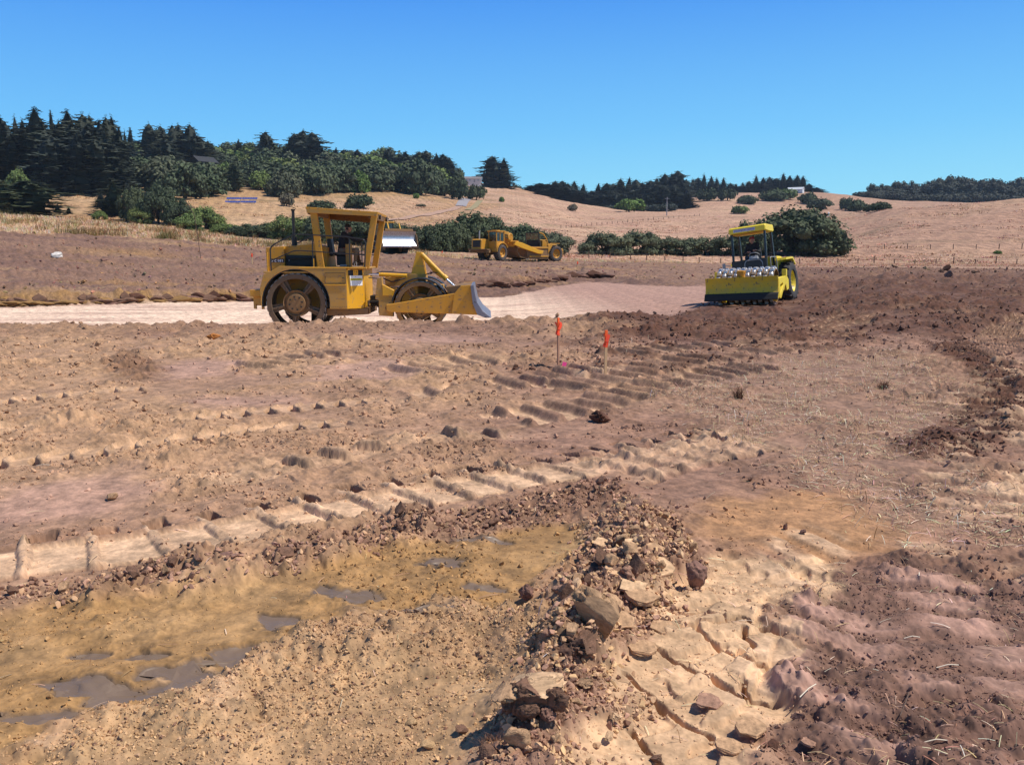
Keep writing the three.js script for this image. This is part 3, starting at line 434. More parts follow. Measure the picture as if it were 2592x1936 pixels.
// countable clods: the largest ones as things of their own
const KINDS = [
  ['heap', 100, .02, .052, ['brown', 'tan', 'pink', 'tan', 'cream'], 'rough clod of broken clay heaped in the rubble ridge', 'clods of the rubble ridge'],
  ['spoil', 70, .014, .042, ['brown', 'pink', 'brown', 'tan'], 'brown clod in the loose spoil between tyre track and ochre clay', 'clods in the spoil beside the track'],
  ['fill', 60, .04, .11, ['dark', 'dark', 'brown'], 'dark moist clod in the freshly spread brown fill', 'clods in the dark fill'],
  ['arc', 30, .02, .05, ['dark', 'dark', 'plum'], 'dark clod in the curved windrow beside the straw', 'clods of the curved windrow'],
];
{
  const r = rng(404);
  for (const [zone, n, a, b, mats, label, group] of KINDS) {
    const z = Z[zone]; let k = 0, guard = 0;
    while (k < n && guard++ < 20000) {
      const x = lerp(z.b[0], z.b[1], r()), d = lerp(z.b[2], z.b[3], zone === 'fill' ? r() ** 2 : r()); if (Math.abs(x / d) > .62 || mask(z, x, d, .1, 0) < .8) continue;
      const w = lerp(a, b, r() ** 2.2), m = solo('soil_clod', MID[k % 5], RM[mats[k % mats.length]], label, 'clod', group);
      m.scale.set(w, w * (.6 + .4 * r()), w * (.75 + .3 * r())); m.rotation.set((r() - .5) * .8, r() * 6.28, (r() - .5) * .8); m.position.set(x, groundAt(x, d, OUT).y - w * .2, -d); k++;
    }
  }
}
// the uncountable rest
function scatter(name, geo, mat, list, label, category) {
  const m = new THREE.InstancedMesh(geo, mat, list.length); m.name = name; m.userData.kind = 'stuff'; if (label) tag(m, label, category); m.castShadow = m.receiveShadow = true;
  const M = new THREE.Matrix4(), q = new THREE.Quaternion(), e = new THREE.Euler(), c = new THREE.Color();
  list.forEach((o, i) => { M.compose(new THREE.Vector3(...o.p), q.setFromEuler(e.set(...o.r)), new THREE.Vector3(...o.s)); m.setMatrixAt(i, M); m.setColorAt(i, c.setRGB(...o.c)); }); scene.add(m); return m;
}
{
  const r = rng(909), L = [[], [], []], tint = (c, k) => c.map(v => Math.min(.9, v * 1.28 * k));
  const add = (x, d, w, c) => { const g = groundAt(x, d, OUT); L[Math.floor(r() * 3)].push({ p: [x, g.y - w * .25, -d], r: [(r() - .5) * 1.2, r() * 6.28, (r() - .5) * 1.2], s: [w, w * (.5 + .5 * r()), w * (.7 + .4 * r())], c: tint(c, .8 + .4 * r()) }); };
  const zone = (z, n, a, b, cols, pow = 2.5, dp = 1) => { let k = 0, g = 0; while (k < n && g++ < n * 30) { const x = lerp(z.b[0], z.b[1], r()), d = lerp(z.b[2], z.b[3], r() ** dp); if (Math.abs(x / d) > .75 || r() > mask(z, x, d, .15, .15)) continue; add(x, d, lerp(a, b, r() ** pow), cols[Math.floor(r() * cols.length)]); k++; } };
  zone(Z.heap, 6500, .0025, .019, [SOIL.brown, SOIL.tan, SOIL.pink, SOIL.tan, SOIL.sand]);
  zone(Z.gravel, 3500, .002, .009, [SOIL.sand, SOIL.sand, SOIL.tan, SOIL.brown], 3);
  zone(Z.spoil, 4500, .003, .020, [SOIL.brown, SOIL.brown, SOIL.pink, SOIL.tan], 3.5);
  zone(Z.arc, 3500, .004, .020, [SOIL.dark, SOIL.dark, SOIL.plum], 3.5);
  zone(Z.fill, 5000, .010, .06, [SOIL.dark, SOIL.dark, SOIL.dark, SOIL.brown], 4, 1.6);
  zone(Z.fillSoft, 2500, .006, .032, [SOIL.dark, SOIL.brown, SOIL.plum], 4);
  let k = 0; while (k < 5000) { const d = lerp(41, 98, r()), x = (r() * 1.4 - .72) * d, s = secAt(x / d); if (d < s.x[6] || d > s.dirt) continue; groundAt(x, d, OUT, false); add(x, d, lerp(.02, .14, r() ** 5), OUT.c.map(v => v * (.7 + .4 * r()))); k++; }
  // crumbs of the same soil, pressed into it, wherever the surface is loose
  const own = (x, d, w, k) => { const y = OUT.y, c = OUT.c; L[Math.floor(r() * 3)].push({ p: [x, y - w * (.3 + .35 * r()), -d], r: [(r() - .5) * 1.4, r() * 6.28, (r() - .5) * 1.4], s: [w, w * (.6 + .5 * r()), w * (.6 + .5 * r())], c: c.map(v => Math.min(.9, v * 1.2 * k)) }); };
  for (const [z, n, a, b] of [[Z.gravel, 16000, .0012, .0075], [Z.heap, 9000, .0015, .010], [Z.cream, 1800, .0012, .006], [Z.plates, 7000, .0012, .007], [Z.ochre, 5000, .001, .005]]) { let m = 0, g = 0; while (m < n && g++ < n * 20) { const x = lerp(z.b[0], z.b[1], r()), d = lerp(z.b[2], z.b[3], r()); if (Math.abs(x / d) > .72 || d < 2.2 || r() > mask(z, x, d, .15, .15) || fbm(x * 3, d * 3, 2) < r() - .75) continue; groundAt(x, d, OUT); if (OUT.plate > .4 || (z === Z.ochre && mudAt(x, d) > .1)) continue; own(x, d, lerp(a, b, r() ** 4), .72 + .5 * r()); m++; } }
  k = 0; let tries = 0; while (k < 112000 && tries++ < 420000) { const d = 2.3 * (23 / 2.3) ** r(), x = (r() < .1 ? (r() < .5 ? -1 : 1) * lerp(.66, 1.02, r()) : r() * 1.36 - .68) * d; if (fbm(x / .9 + 70, d / .9, 2) + .55 * noise(x / .21, d / .21) < r() * 1.1 - .5) continue; groundAt(x, d, OUT, true); if (r() < Math.max(OUT.plate, OUT.flat) * 1.1 || r() > OUT.rough * 1.15 + .12 || (d > 8 && r() < .45) || (d > 6 && r() < .75 * mask(Z.straw, x, d, .2))) continue; own(x, d, d * .0007 * (.4 + 4.4 * r() ** 8) * (d > 17 ? .75 : 1), .76 + .4 * r()); k++; }
  L.forEach((l, i) => scatter(['loose_pebbles', 'loose_clods', 'loose_crumbs'][i], SMALL[i], new THREE.MeshStandardMaterial({ roughness: .97 }), l, ['small angular pebbles strewn over the bare earth', 'small loose clods strewn over the bare earth', 'crumbs of dry soil strewn over the bare earth'][i], 'soil'));
}

// ledges of broken clay at the foot of the far banks
{
  const r = rng(77), row = (n, u0, u1, knot, wid, hgt, mats, name, label, group) => { for (let i = 0; i < n; i++) { const u = lerp(u0, u1, (i + .2 + .6 * r()) / n), t = ray(u, 700).t, s = secAt(t), d = s.x[knot] + .42 + (r() - .5) * .3, x = t * d, m = solo(name, MID[i % 5], RM[mats[Math.floor(r() * mats.length)]], label, 'clay block', group), w = wid * (.55 + .7 * r()), y = baseY(x, s.x[knot]); m.scale.set(w, hgt * (.6 + .6 * r()), wid * .5); m.rotation.set(0, (r() - .5) * .7, (r() - .5) * .2); m.position.set(x, y - .06, -d); } };
  row(44, -40, 660, 5, .85, .19, ['clay', 'clay', 'brown', 'plum'], 'ledge_block', 'ochre clay block in the broken ledge above the pale floor', 'ochre ledge blocks'); row(30, -40, 640, 5, .5, .27, ['clay', 'brown', 'dark'], 'ledge_block', 'ochre clay block in the broken ledge above the pale floor', 'ochre ledge blocks');
  row(34, 1170, 1540, 6, .85, .26, ['plum', 'brown', 'dark', 'dark'], 'bank_block', 'dark earth block in the torn bank below the scraper bench', 'dark bank blocks');
}
// ---------------------------------------------------------------- trees and bushes
class Tris { constructor() { this.p = []; this.c = []; } tri(a, b, c, k) { this.p.push(a.x, a.y, a.z, b.x, b.y, b.z, c.x, c.y, c.z); for (let i = 0; i < 3; i++) this.c.push(k, k, k * .97); }
  build() { const g = new THREE.BufferGeometry(); g.setAttribute('position', new THREE.Float32BufferAttribute(this.p, 3)); g.setAttribute('color', new THREE.Float32BufferAttribute(this.c, 3)); g.computeVertexNormals(); return g; } }
const V = (x, y, z) => new THREE.Vector3(x, y, z);
function leaf(T, c, n, s, r, k) {                                  // one folded leaf clump facing roughly along n
  const a = V(r() - .5, r() - .5, r() - .5).cross(n).normalize(), b = n.clone().cross(a).normalize(), w = s * (.6 + .7 * r()), h = s * (.6 + .7 * r()), tip = c.clone().addScaledVector(a, h).addScaledVector(n, s * (r() - .5) * .9), base = c.clone().addScaledVector(a, -h);
  T.tri(base, c.clone().addScaledVector(b, w).addScaledVector(n, s * (r() - .6) * .6), tip, k); T.tri(base, tip, c.clone().addScaledVector(b, -w).addScaledVector(n, s * (r() - .6) * .6), k * (.85 + .3 * r()));
}
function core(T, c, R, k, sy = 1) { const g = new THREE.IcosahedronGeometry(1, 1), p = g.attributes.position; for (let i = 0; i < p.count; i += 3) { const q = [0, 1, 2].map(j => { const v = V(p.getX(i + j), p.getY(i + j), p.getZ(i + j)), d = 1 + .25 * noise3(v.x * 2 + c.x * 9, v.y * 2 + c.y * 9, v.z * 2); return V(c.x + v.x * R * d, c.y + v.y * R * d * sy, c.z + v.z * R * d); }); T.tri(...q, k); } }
function broadCrown(seed, lobes, leaves, size, o = {}) {           // crown 2 wide, o.h high, sitting from o.y0
  const r = rng(seed * 97 + 5), T = new Tris(), h = o.h ?? 1.3, y0 = o.y0 ?? .12, L = [];
  for (let i = 0; i < lobes; i++) {
    const a = i * 2.4 + r() * .8, f = Math.sqrt((i + .5) / lobes), up = o.dome ? Math.sqrt(Math.max(0, 1 - f * f * .9)) : .5 + .5 * r(), R = (o.lobe ?? .34) * (.7 + .6 * r());
    L.push({ c: V(Math.cos(a) * f * (1 - R * .8), y0 + R * .7 + (h - y0 - R * 1.5) * clamp(up * (.55 + .45 * r())), Math.sin(a) * f * (1 - R * .8)), R });
    if (r() < .55 && f > .4) L.push({ c: V(Math.cos(a) * f * .85, y0 + R * .6 + .12 * r(), Math.sin(a) * f * .85), R: R * .85 });
  }
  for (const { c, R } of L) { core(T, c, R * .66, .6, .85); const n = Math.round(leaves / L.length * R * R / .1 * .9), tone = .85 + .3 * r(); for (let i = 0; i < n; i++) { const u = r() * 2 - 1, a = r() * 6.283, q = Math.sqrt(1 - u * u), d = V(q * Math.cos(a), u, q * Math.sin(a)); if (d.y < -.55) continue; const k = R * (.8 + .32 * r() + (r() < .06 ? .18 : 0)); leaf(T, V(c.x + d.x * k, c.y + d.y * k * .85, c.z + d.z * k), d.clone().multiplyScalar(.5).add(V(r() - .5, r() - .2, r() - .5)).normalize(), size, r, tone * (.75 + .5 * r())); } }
  return T.build();
}
function coniferCrown(seed, o) {                                   // height 1, half width o.w
  const r = rng(seed * 61 + 11), T = new Tris(), n = o.levels, w = o.w;
  for (let k = 0; k < n; k++) {
    const f = k / (n - 1), y = o.y0 + (1 - o.y0) * f ** .92, R = w * o.profile(f) * (.82 + .36 * r()), m = Math.max(4, Math.round(o.per * (1 - .5 * f)));
    for (let b = 0; b < m; b++) {
      const yb = y + (r() - .5) * 1.5 / n, a = b / m * 6.283 + k * 1.3 + r() * .5, len = R * (.62 + .5 * r()) + .012, dir = V(Math.cos(a), 0, Math.sin(a)), side = V(-dir.z, 0, dir.x), tone = .7 + .6 * r();
      for (let j = 0; j < 4; j++) {
        const q = (j + .6) / 4, c = dir.clone().multiplyScalar(len * q); c.y = yb + o.droop * len * q * q * -1 + .02 * (r() - .5); const wd = (.012 + len * .34 * (1 - q * .72)) * (.8 + .4 * r()), ln = len * .2;
        const tip = c.clone().addScaledVector(dir, ln * 1.3); tip.y -= ln * .3 * r(); const L = c.clone().addScaledVector(side, wd); L.y -= wd * .45; const Rr = c.clone().addScaledVector(side, -wd); Rr.y -= wd * .45; const back = c.clone().addScaledVector(dir, -ln);
        T.tri(back, tip, L, tone * (.85 + .3 * r())); T.tri(back, Rr, tip, tone * (.85 + .3 * r()));
      }
    }
  }
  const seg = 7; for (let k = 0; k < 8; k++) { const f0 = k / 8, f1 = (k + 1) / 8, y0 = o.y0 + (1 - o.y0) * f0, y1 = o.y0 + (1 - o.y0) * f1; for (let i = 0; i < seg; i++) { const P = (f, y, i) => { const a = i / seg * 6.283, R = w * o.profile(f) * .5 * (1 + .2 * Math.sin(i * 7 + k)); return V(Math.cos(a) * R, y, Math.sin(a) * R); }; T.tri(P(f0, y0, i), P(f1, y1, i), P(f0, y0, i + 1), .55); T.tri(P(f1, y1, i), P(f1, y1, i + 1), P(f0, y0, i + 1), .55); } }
  return T.build();
}
function trunkGeo(h, r0, r1, limbs, seed) {
  const r = rng(seed), G = [], cyl = (a, b, ra, rb) => { const d = b.clone().sub(a), g = new THREE.CylinderGeometry(rb, ra, d.length(), 7, 1); g.translate(0, d.length() / 2, 0); g.applyQuaternion(new THREE.Quaternion().setFromUnitVectors(V(0, 1, 0), d.normalize())); g.translate(a.x, a.y, a.z); G.push(g); };
  cyl(V(0, -.06, 0), V(0, h, 0), r0, r1); for (let i = 0; i < limbs; i++) { const a = r() * 6.28, y = h * (.5 + .5 * r()), q = .4 + .3 * r(); cyl(V(0, y - .05, 0), V(Math.cos(a) * q, y + .2 + .25 * r(), Math.sin(a) * q), r1 * .8, r1 * .3); } return merge(G);
}
const fir = f => (1 - f) ** .64 * (.9 + .1 * Math.sin(f * 20)) + .015, spire = f => (1 - f) ** .8 + .01, cypress = f => Math.sqrt(Math.max(0, 1 - f * f)) * .95 + .03 - .25 * Math.exp(-f * 6), pine = f => (.25 + .75 * Math.sin(Math.PI * clamp(f * .75 + .25))) ** 1.2;
const CROWN = {
  fir: [1, 2, 3].map(s => coniferCrown(s, { w: .24, y0: .06, levels: 22, per: 9, droop: .35, profile: fir })),
  spire: [4, 5].map(s => coniferCrown(s, { w: .17, y0: .1, levels: 20, per: 7, droop: .3, profile: spire })),
  cypress: [6, 7, 8].map(s => coniferCrown(s, { w: .36, y0: .08, levels: 17, per: 11, droop: .15, profile: cypress })),
  oak: [11, 12, 13].map(s => broadCrown(s, 18, 2300, .066, { h: 1.25, dome: 1, y0: -.04 })),
  shrub: [15, 16].map(s => broadCrown(s, 11, 900, .09, { h: .95, y0: .0, lobe: .38 })),
  bush: [17, 18, 19].map(s => broadCrown(s, 26, 8000, .036, { h: 1.15, dome: 1, y0: .0, lobe: .27 })),
  willow: [20, 21].map(s => broadCrown(s, 30, 7000, .038, { h: 1.1, y0: .0, lobe: .22 })),
  euc: [23, 24].map(s => broadCrown(s, 13, 900, .085, { h: 2.1, y0: .75, lobe: .34 })),
};
const TRUNK = { tall: trunkGeo(.9, .022, .006, 0, 1), oak: trunkGeo(.6, .09, .06, 5, 2), low: trunkGeo(.35, .07, .05, 5, 3), euc: trunkGeo(1.2, .07, .05, 5, 4) };
const leafMat = (r, g, b) => new THREE.MeshStandardMaterial({ color: new THREE.Color(r, g, b), vertexColors: true, roughness: .85, side: THREE.DoubleSide });
const LM = {
  fir: [leafMat(.042, .056, .038), leafMat(.034, .048, .038), leafMat(.050, .062, .040)], far: [leafMat(.042, .056, .038), leafMat(.034, .048, .038)],
  oak: [leafMat(.078, .100, .048), leafMat(.064, .086, .042), leafMat(.086, .098, .054), leafMat(.058, .084, .036)], green: [leafMat(.135, .185, .045), leafMat(.112, .160, .042), leafMat(.155, .190, .052)], lime: [leafMat(.10, .17, .03)],
  dark: [leafMat(.064, .086, .038), leafMat(.054, .076, .036), leafMat(.074, .094, .042)], willow: [leafMat(.115, .130, .068), leafMat(.095, .115, .058)], euc: [leafMat(.056, .062, .046), leafMat(.048, .056, .042)], dry: [leafMat(.15, .13, .085)],
};
const barkMat = new THREE.MeshStandardMaterial({ color: new THREE.Color(.085, .065, .05), roughness: .95 });
const treeRand = rng(2024); let treeNo = 0;
function tree(name, shape, mats, label, category, group, x, D, y, height, width) {
  const t = thing(name, label, category, [x, y, -D], treeRand() * 6.28, group), i = treeNo++, g = CROWN[shape][i % CROWN[shape].length]; if (!g.boundingBox) g.computeBoundingBox(); const bb = g.boundingBox, conical = ['fir', 'spire', 'cypress'].includes(shape);
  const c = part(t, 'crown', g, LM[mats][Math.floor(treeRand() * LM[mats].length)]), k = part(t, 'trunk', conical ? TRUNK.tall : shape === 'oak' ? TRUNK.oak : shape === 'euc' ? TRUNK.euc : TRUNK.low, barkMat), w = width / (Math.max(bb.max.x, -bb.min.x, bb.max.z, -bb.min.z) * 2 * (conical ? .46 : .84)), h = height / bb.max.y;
  const sk = .84 + .32 * treeRand(); c.scale.set(w * sk, h, w * (2 - sk)); t.rotation.z = (treeRand() - .5) * .07; k.scale.set(conical ? h : w, h, conical ? h : w); return t;
}
// top: from the pixel of its top at a known depth, standing on the hill there
const topTree = (name, shape, mats, label, cat, group, u, vtop, wpx, D) => { const r = ray(u, vtop), x = r.t * D, y = baseY(x, D) - .3, top = EYE + r.e * D; if (top - y > 1) tree(name, shape, mats, label, cat, group, x, D, y, top - y, wpx * D / FPX); };
// foot: from the pixel of its foot on the visible slope
const footTree = (name, shape, mats, label, cat, group, u, v, wpx, hpx, from = 100) => { let q = hit(u, v, from); if (!q) { const t = ray(u, v).t, D = secAt(t).x[u < 1250 ? 15 : 16] - 8; q = V(t * D, 0, -D); } const D = -q.z; tree(name, shape, mats, label, cat, group, q.x, D, baseY(q.x, D) - .25, hpx * D / FPX * 1.02, wpx * D / FPX); };

const NTH = ['first', 'second', 'third', 'fourth', 'fifth', 'sixth', 'seventh', 'eighth', 'ninth', 'tenth', 'eleventh', 'twelfth', 'thirteenth', 'fourteenth'];
const nth = (list, a, label) => label.replace('#', NTH[list.filter(b => b[0] < a[0]).length]);
const A = 'dark firs on the wooded hilltop';
[[-40, 285, 90, 330], [2, 290, 70, 330], [50, 296, 60, 325], [84, 268, 105, 320], [112, 320, 80, 315], [150, 300, 80, 325], [168, 274, 90, 330], [205, 280, 84, 328], [228, 284, 70, 335], [248, 300, 76, 322], [266, 288, 70, 330], [280, 286, 66, 332], [296, 318, 60, 325], [130, 335, 80, 305], [190, 330, 90, 305], [30, 340, 90, 308], [240, 345, 80, 308], [-20, 350, 80, 305], [285, 350, 60, 312], [60, 330, 90, 312], [100, 300, 80, 330], [140, 318, 80, 320], [215, 310, 90, 318], [0, 318, 80, 318], [262, 322, 70, 318], [180, 300, 80, 322]].forEach((a, i) => topTree('fir_tree', i % 3 === 1 ? 'cypress' : 'fir', 'fir', 'tall dark fir in the dense stand above the dry clearing', 'tree', A, ...a));
[[34, 286, 30, 430], [127, 276, 30, 430], [313, 324, 24, 470], [326, 320, 34, 470], [60, 300, 30, 430]].forEach(a => topTree('spire_tree', 'spire', 'far', 'slim conifer peeking over the dense fir stand', 'tree', 'slim conifers behind the fir stand', ...a));
[[375, 306, 54, 440], [403, 313, 44, 450], [432, 312, 46, 445], [449, 308, 52, 450], [478, 309, 54, 445], [505, 342, 60, 450], [410, 346, 70, 420], [525, 352, 40, 455]].forEach((a, i, l) => topTree('hill_conifer', 'cypress', 'fir', nth(l, a, '# dark conifer from the fir stand in the short row over the oaks'), 'tree', 'conifer row above the oaks', ...a));
topTree('round_conifer', 'cypress', 'fir', 'lone round topped dark conifer against the sky on the ridge', 'tree', null, 672, 330, 56, 560);
topTree('ridge_conifer', 'fir', 'fir', 'small pointed conifer standing beside the lone round topped one', 'tree', null, 603, 350, 32, 570);
[[633, 362, 26, 590], [648, 370, 22, 600], [707, 368, 26, 600], [560, 366, 30, 580]].forEach((a, i, l) => topTree('ridge_conifer', 'spire', 'far', nth(l, a, '# tiny conifer tip from the dark cabin over the ridge oaks'), 'tree', 'conifer tips over the ridge', ...a));
[[742, 334, 56, 560], [766, 324, 62, 565], [790, 330, 58, 560], [760, 352, 80, 550]].forEach((a, i, l) => topTree('grove_conifer', 'cypress', 'fir', nth(l, a, '# dark conifer from the lone round one in the tight ridge grove'), 'tree', 'tight conifer grove on the ridge', ...a));
[[850, 371, 32, 600], [872, 376, 40, 600], [905, 376, 32, 610], [926, 383, 18, 610], [946, 385, 30, 610], [982, 374, 46, 600], [1026, 381, 50, 600], [1060, 380, 44, 590], [1080, 378, 44, 590], [1104, 386, 44, 585], [1121, 386, 42, 585], [1136, 396, 36, 585], [1010, 388, 40, 600]].forEach((a, i, l) => topTree('skyline_conifer', i % 3 ? 'cypress' : 'fir', 'fir', nth(l, a, '# dark conifer from the tight grove in the skyline row'), 'tree', 'skyline conifers before the house', ...a));
topTree('skyline_oak', 'oak', 'dark', 'rounded dark oak on the skyline touching the hilltop house', 'tree', null, 1155, 422, 52, 640);
[[1246, 392, 62, 660], [1276, 398, 46, 665]].forEach((a, i) => topTree('house_conifer', i ? 'fir' : 'cypress', 'far', i ? 'slimmer conifer of the pair beyond the hilltop house' : 'broader dark conifer of the pair beyond the hilltop house', 'tree', null, ...a));
// oaks and bushes on the near hill: [u, foot v, width, height]
const put = (list, name, shape, mats, label, cat, group, from) => list.forEach(a => footTree(name, shape, mats, nth(list, a, label), cat, group, ...a, from));
put([[20, 470, 80, 66], [95, 458, 90, 66], [150, 452, 80, 60], [235, 458, 120, 80], [285, 452, 80, 66], [112, 485, 60, 70], [330, 432, 90, 56], [350, 470, 120, 76], [420, 482, 120, 84], [468, 502, 120, 92], [520, 492, 100, 76], [480, 444, 100, 56], [545, 436, 80, 56], [380, 440, 90, 60], [300, 415, 90, 60], [440, 425, 90, 50]], 'grey_oak', 'oak', 'oak', 'grey green oak in the thicket under the fir stand', 'tree', 'oaks of the thicket under the firs');
put([[720, 498, 90, 70], [800, 492, 100, 76], [860, 487, 90, 66], [950, 482, 90, 66], [1000, 482, 80, 66], [770, 445, 120, 66], [830, 452, 110, 66], [880, 448, 90, 56], [1000, 440, 90, 66], [1092, 487, 70, 66], [690, 440, 100, 66], [650, 455, 90, 66], [920, 455, 90, 60], [1040, 455, 90, 60]], 'slope_oak', 'oak', 'oak', 'grey green oak in the belt above the solar panels slope', 'tree', 'oaks of the belt above the slope');
put([[400, 412, 100, 50], [450, 402, 90, 42], [500, 394, 90, 38], [560, 470, 70, 62], [630, 424, 90, 54], [600, 402, 80, 42], [680, 404, 110, 44], [740, 424, 100, 54], [830, 412, 80, 38], [900, 417, 100, 42], [960, 408, 80, 38], [660, 480, 60, 50], [790, 410, 80, 36], [700, 412, 80, 40], [850, 430, 80, 40], [560, 405, 80, 40]], 'green_oak', 'oak', 'green', 'yellow green leafy tree in the upper tree belt', 'tree', 'yellow green trees of the upper belt');
put([[1060, 492, 100, 94], [1160, 505, 50, 74], [1125, 496, 70, 46]], 'dark_oak', 'oak', 'dark', '# dark oak from the belt where the trees meet the lane', 'tree', 'dark oaks by the lane');
footTree('green_tree', 'oak', 'green', 'bright green rounded tree beside the dark pine and grass strip', 'tree', null, 50, 500, 66, 76);
footTree('green_tree', 'oak', 'green', 'narrow green tree in shade at the foot of the firs', 'tree', null, 172, 468, 40, 62);
footTree('round_bush', 'oak', 'green', 'round green bush casting a shadow alone in the dry clearing', 'bush', null, 217, 489, 40, 38);
footTree('round_bush', 'oak', 'lime', 'vivid green round bush at the lower edge of the oak belt', 'bush', null, 910, 488, 54, 58);
footTree('conical_tree', 'cypress', 'dark', 'dark egg shaped conifer at the edge of the grassy gap', 'tree', null, 590, 484, 40, 72);
footTree('broad_pine', 'cypress', 'dark', 'broad dark pine overlooking the pale grass strip', 'tree', null, 70, 548, 120, 92, 100);
footTree('broad_pine', 'cypress', 'dark', 'olive dark tree cut off beside the broad pine', 'tree', null, -10, 556, 90, 110, 100);
put([[145, 538, 20, 24], [173, 541, 18, 19]], 'young_fir', 'fir', 'fir', '# tiny young fir from the broad pine in the dry clearing', 'tree', 'pair of tiny firs');
footTree('young_fir', 'fir', 'fir', 'young fir with a dark shadow beside the layered pine', 'tree', null, 256, 525, 28, 38);
footTree('layered_pine', 'fir', 'dark', 'olive pine with layered horizontal limbs before the thicket', 'tree', null, 288, 545, 64, 84, 100);
put([[340, 560, 84, 92], [400, 566, 96, 104], [452, 570, 76, 70]], 'valley_tree', 'bush', 'dark', '# dark leafy tree from the layered pine in the clump behind the grass', 'tree', 'clump behind the grass strip', 100);
put([[355, 566, 60, 44], [520, 580, 100, 60], [475, 584, 70, 46], [570, 592, 80, 30], [250, 556, 40, 26]], 'valley_bush', 'bush', 'green', '# green bush from the young fir below the clump behind the grass', 'bush', 'green bushes behind the grass strip', 100);
put([[640, 598, 100, 34], [600, 596, 70, 28], [680, 600, 80, 40]], 'creek_bush', 'bush', 'dark', '# low hedge bush from the green valley bushes behind the exhaust stack', 'bush', 'bushes behind the exhaust stack', 100);
put([[728, 606, 100, 66], [775, 610, 90, 62]], 'creek_bush', 'willow', 'green', '# yellow green creek bush from the hedge seen behind the roller handrails', 'bush', 'creek bushes behind the roller', 100);
put([[840, 618, 150, 96], [905, 620, 130, 86], [962, 624, 120, 80], [1012, 628, 110, 66]], 'creek_oak', 'bush', 'dark', '# dark creek oak from the exhaust stack in the row behind the dozer', 'tree', 'creek oaks behind the dozer', 112);
put([[1062, 634, 120, 66], [1112, 636, 120, 78], [1152, 638, 100, 78], [1196, 638, 130, 104], [1240, 638, 110, 98]], 'creek_oak', 'bush', 'dark', '# dark creek oak from the dozer in the row reaching the scraper', 'tree', 'creek oaks between dozer and scraper', 120);
put([[1330, 642, 150, 80], [1395, 644, 120, 62], [1290, 640, 100, 70]], 'scraper_bush', 'bush', 'oak', '# greyish bush from the creek oaks spreading behind the scraper', 'bush', 'bushes behind the scraper', 120);
put([[1525, 645, 110, 62], [1575, 645, 110, 60], [1625, 645, 100, 66], [1668, 645, 90, 54], [1725, 645, 110, 48], [1785, 645, 110, 50], [1842, 645, 100, 50], [1490, 645, 60, 38]], 'willow_bush', 'willow', 'willow', '# feathery willow from the scraper in the row behind the wire fence', 'bush', 'willow row behind the fence', 150);
footTree('big_bush', 'bush', 'dark', 'very large dark oak bush behind the padfoot compactor', 'bush', null, 2022, 646, 240, 128, 140);
footTree('big_bush', 'bush', 'dark', 'dark oak bush half hidden by the compactor canopy', 'bush', null, 1905, 646, 120, 92, 140);
footTree('big_bush', 'bush', 'dark', 'grey dark bush trailing off the very large oak bush', 'bush', null, 2095, 646, 90, 62, 140);
footTree('small_bush', 'shrub', 'lime', 'low green bush by the fence on the open hill foot', 'bush', null, 2527, 642, 22, 12, 140);
[[725, 522, 34, 36, 'dry', 'pale dry bush on the slope below the oak belt'], [812, 532, 70, 28, 'dark', 'low spreading green bush above the roller canopy'], [917, 527, 66, 38, 'oak', 'grey domed bush on the slope above the dozer'], [890, 526, 32, 20, 'dark', 'small dark bush touching the grey domed bush'], [1054, 502, 16, 15, 'lime', 'small bright green bush alone on the dry slope'], [1066, 523, 28, 9, 'dry', 'flat olive bush on the dry slope under the bright one'], [1206, 506, 44, 40, 'dark', 'dark bush beside the lane below the hilltop house'], [1270, 511, 16, 15, 'lime', 'bright small bush above the pale field'], [1592, 536, 70, 34, 'lime', 'bright green wide bush at the foot of the far forest'], [1450, 534, 26, 20, 'dry', 'pale thin bush alone at the field edge'], [1385, 492, 50, 40, 'green', 'light green tree at the left end of the far forest'], [1306, 474, 36, 28, 'oak', 'grey oak on the skyline between conifer pair and forest'], [1876, 541, 48, 22, 'green', 'dome shaped green bush alone on the far field'], [1790, 508, 54, 34, 'dark', 'oak under the far forest beside its neighbour with a gap'], [1842, 508, 48, 32, 'dark', 'compact oak standing in the far forest gap'], [1892, 516, 54, 24, 'oak', 'grey bush low before the far forest'], [2142, 532, 34, 34, 'dark', 'upright dark bush below the white hill house'], [2168, 536, 50, 34, 'dark', 'wide dark bush next to the upright one below the house'], [2080, 530, 56, 30, 'oak', 'grey green bush below the white house slope'], [2232, 532, 50, 24, 'dark', 'dark bush at the end of the hedge before the hill'], [2200, 536, 40, 22, 'dark', 'small dark bush inside the hedge before the hill'], [1960, 508, 66, 30, 'oak', 'grey bush beside the white hill house'], [1985, 504, 50, 28, 'green', 'green bush in front of the white hill house'], [2045, 515, 50, 30, 'dark', 'dark bush on the bank under the white hill house']].forEach(([u, v, w, h, m, l]) => footTree('slope_bush', 'shrub', m, l.replace(' at the left end', ' at the near end'), 'bush', null, u, v, w, h, 150));
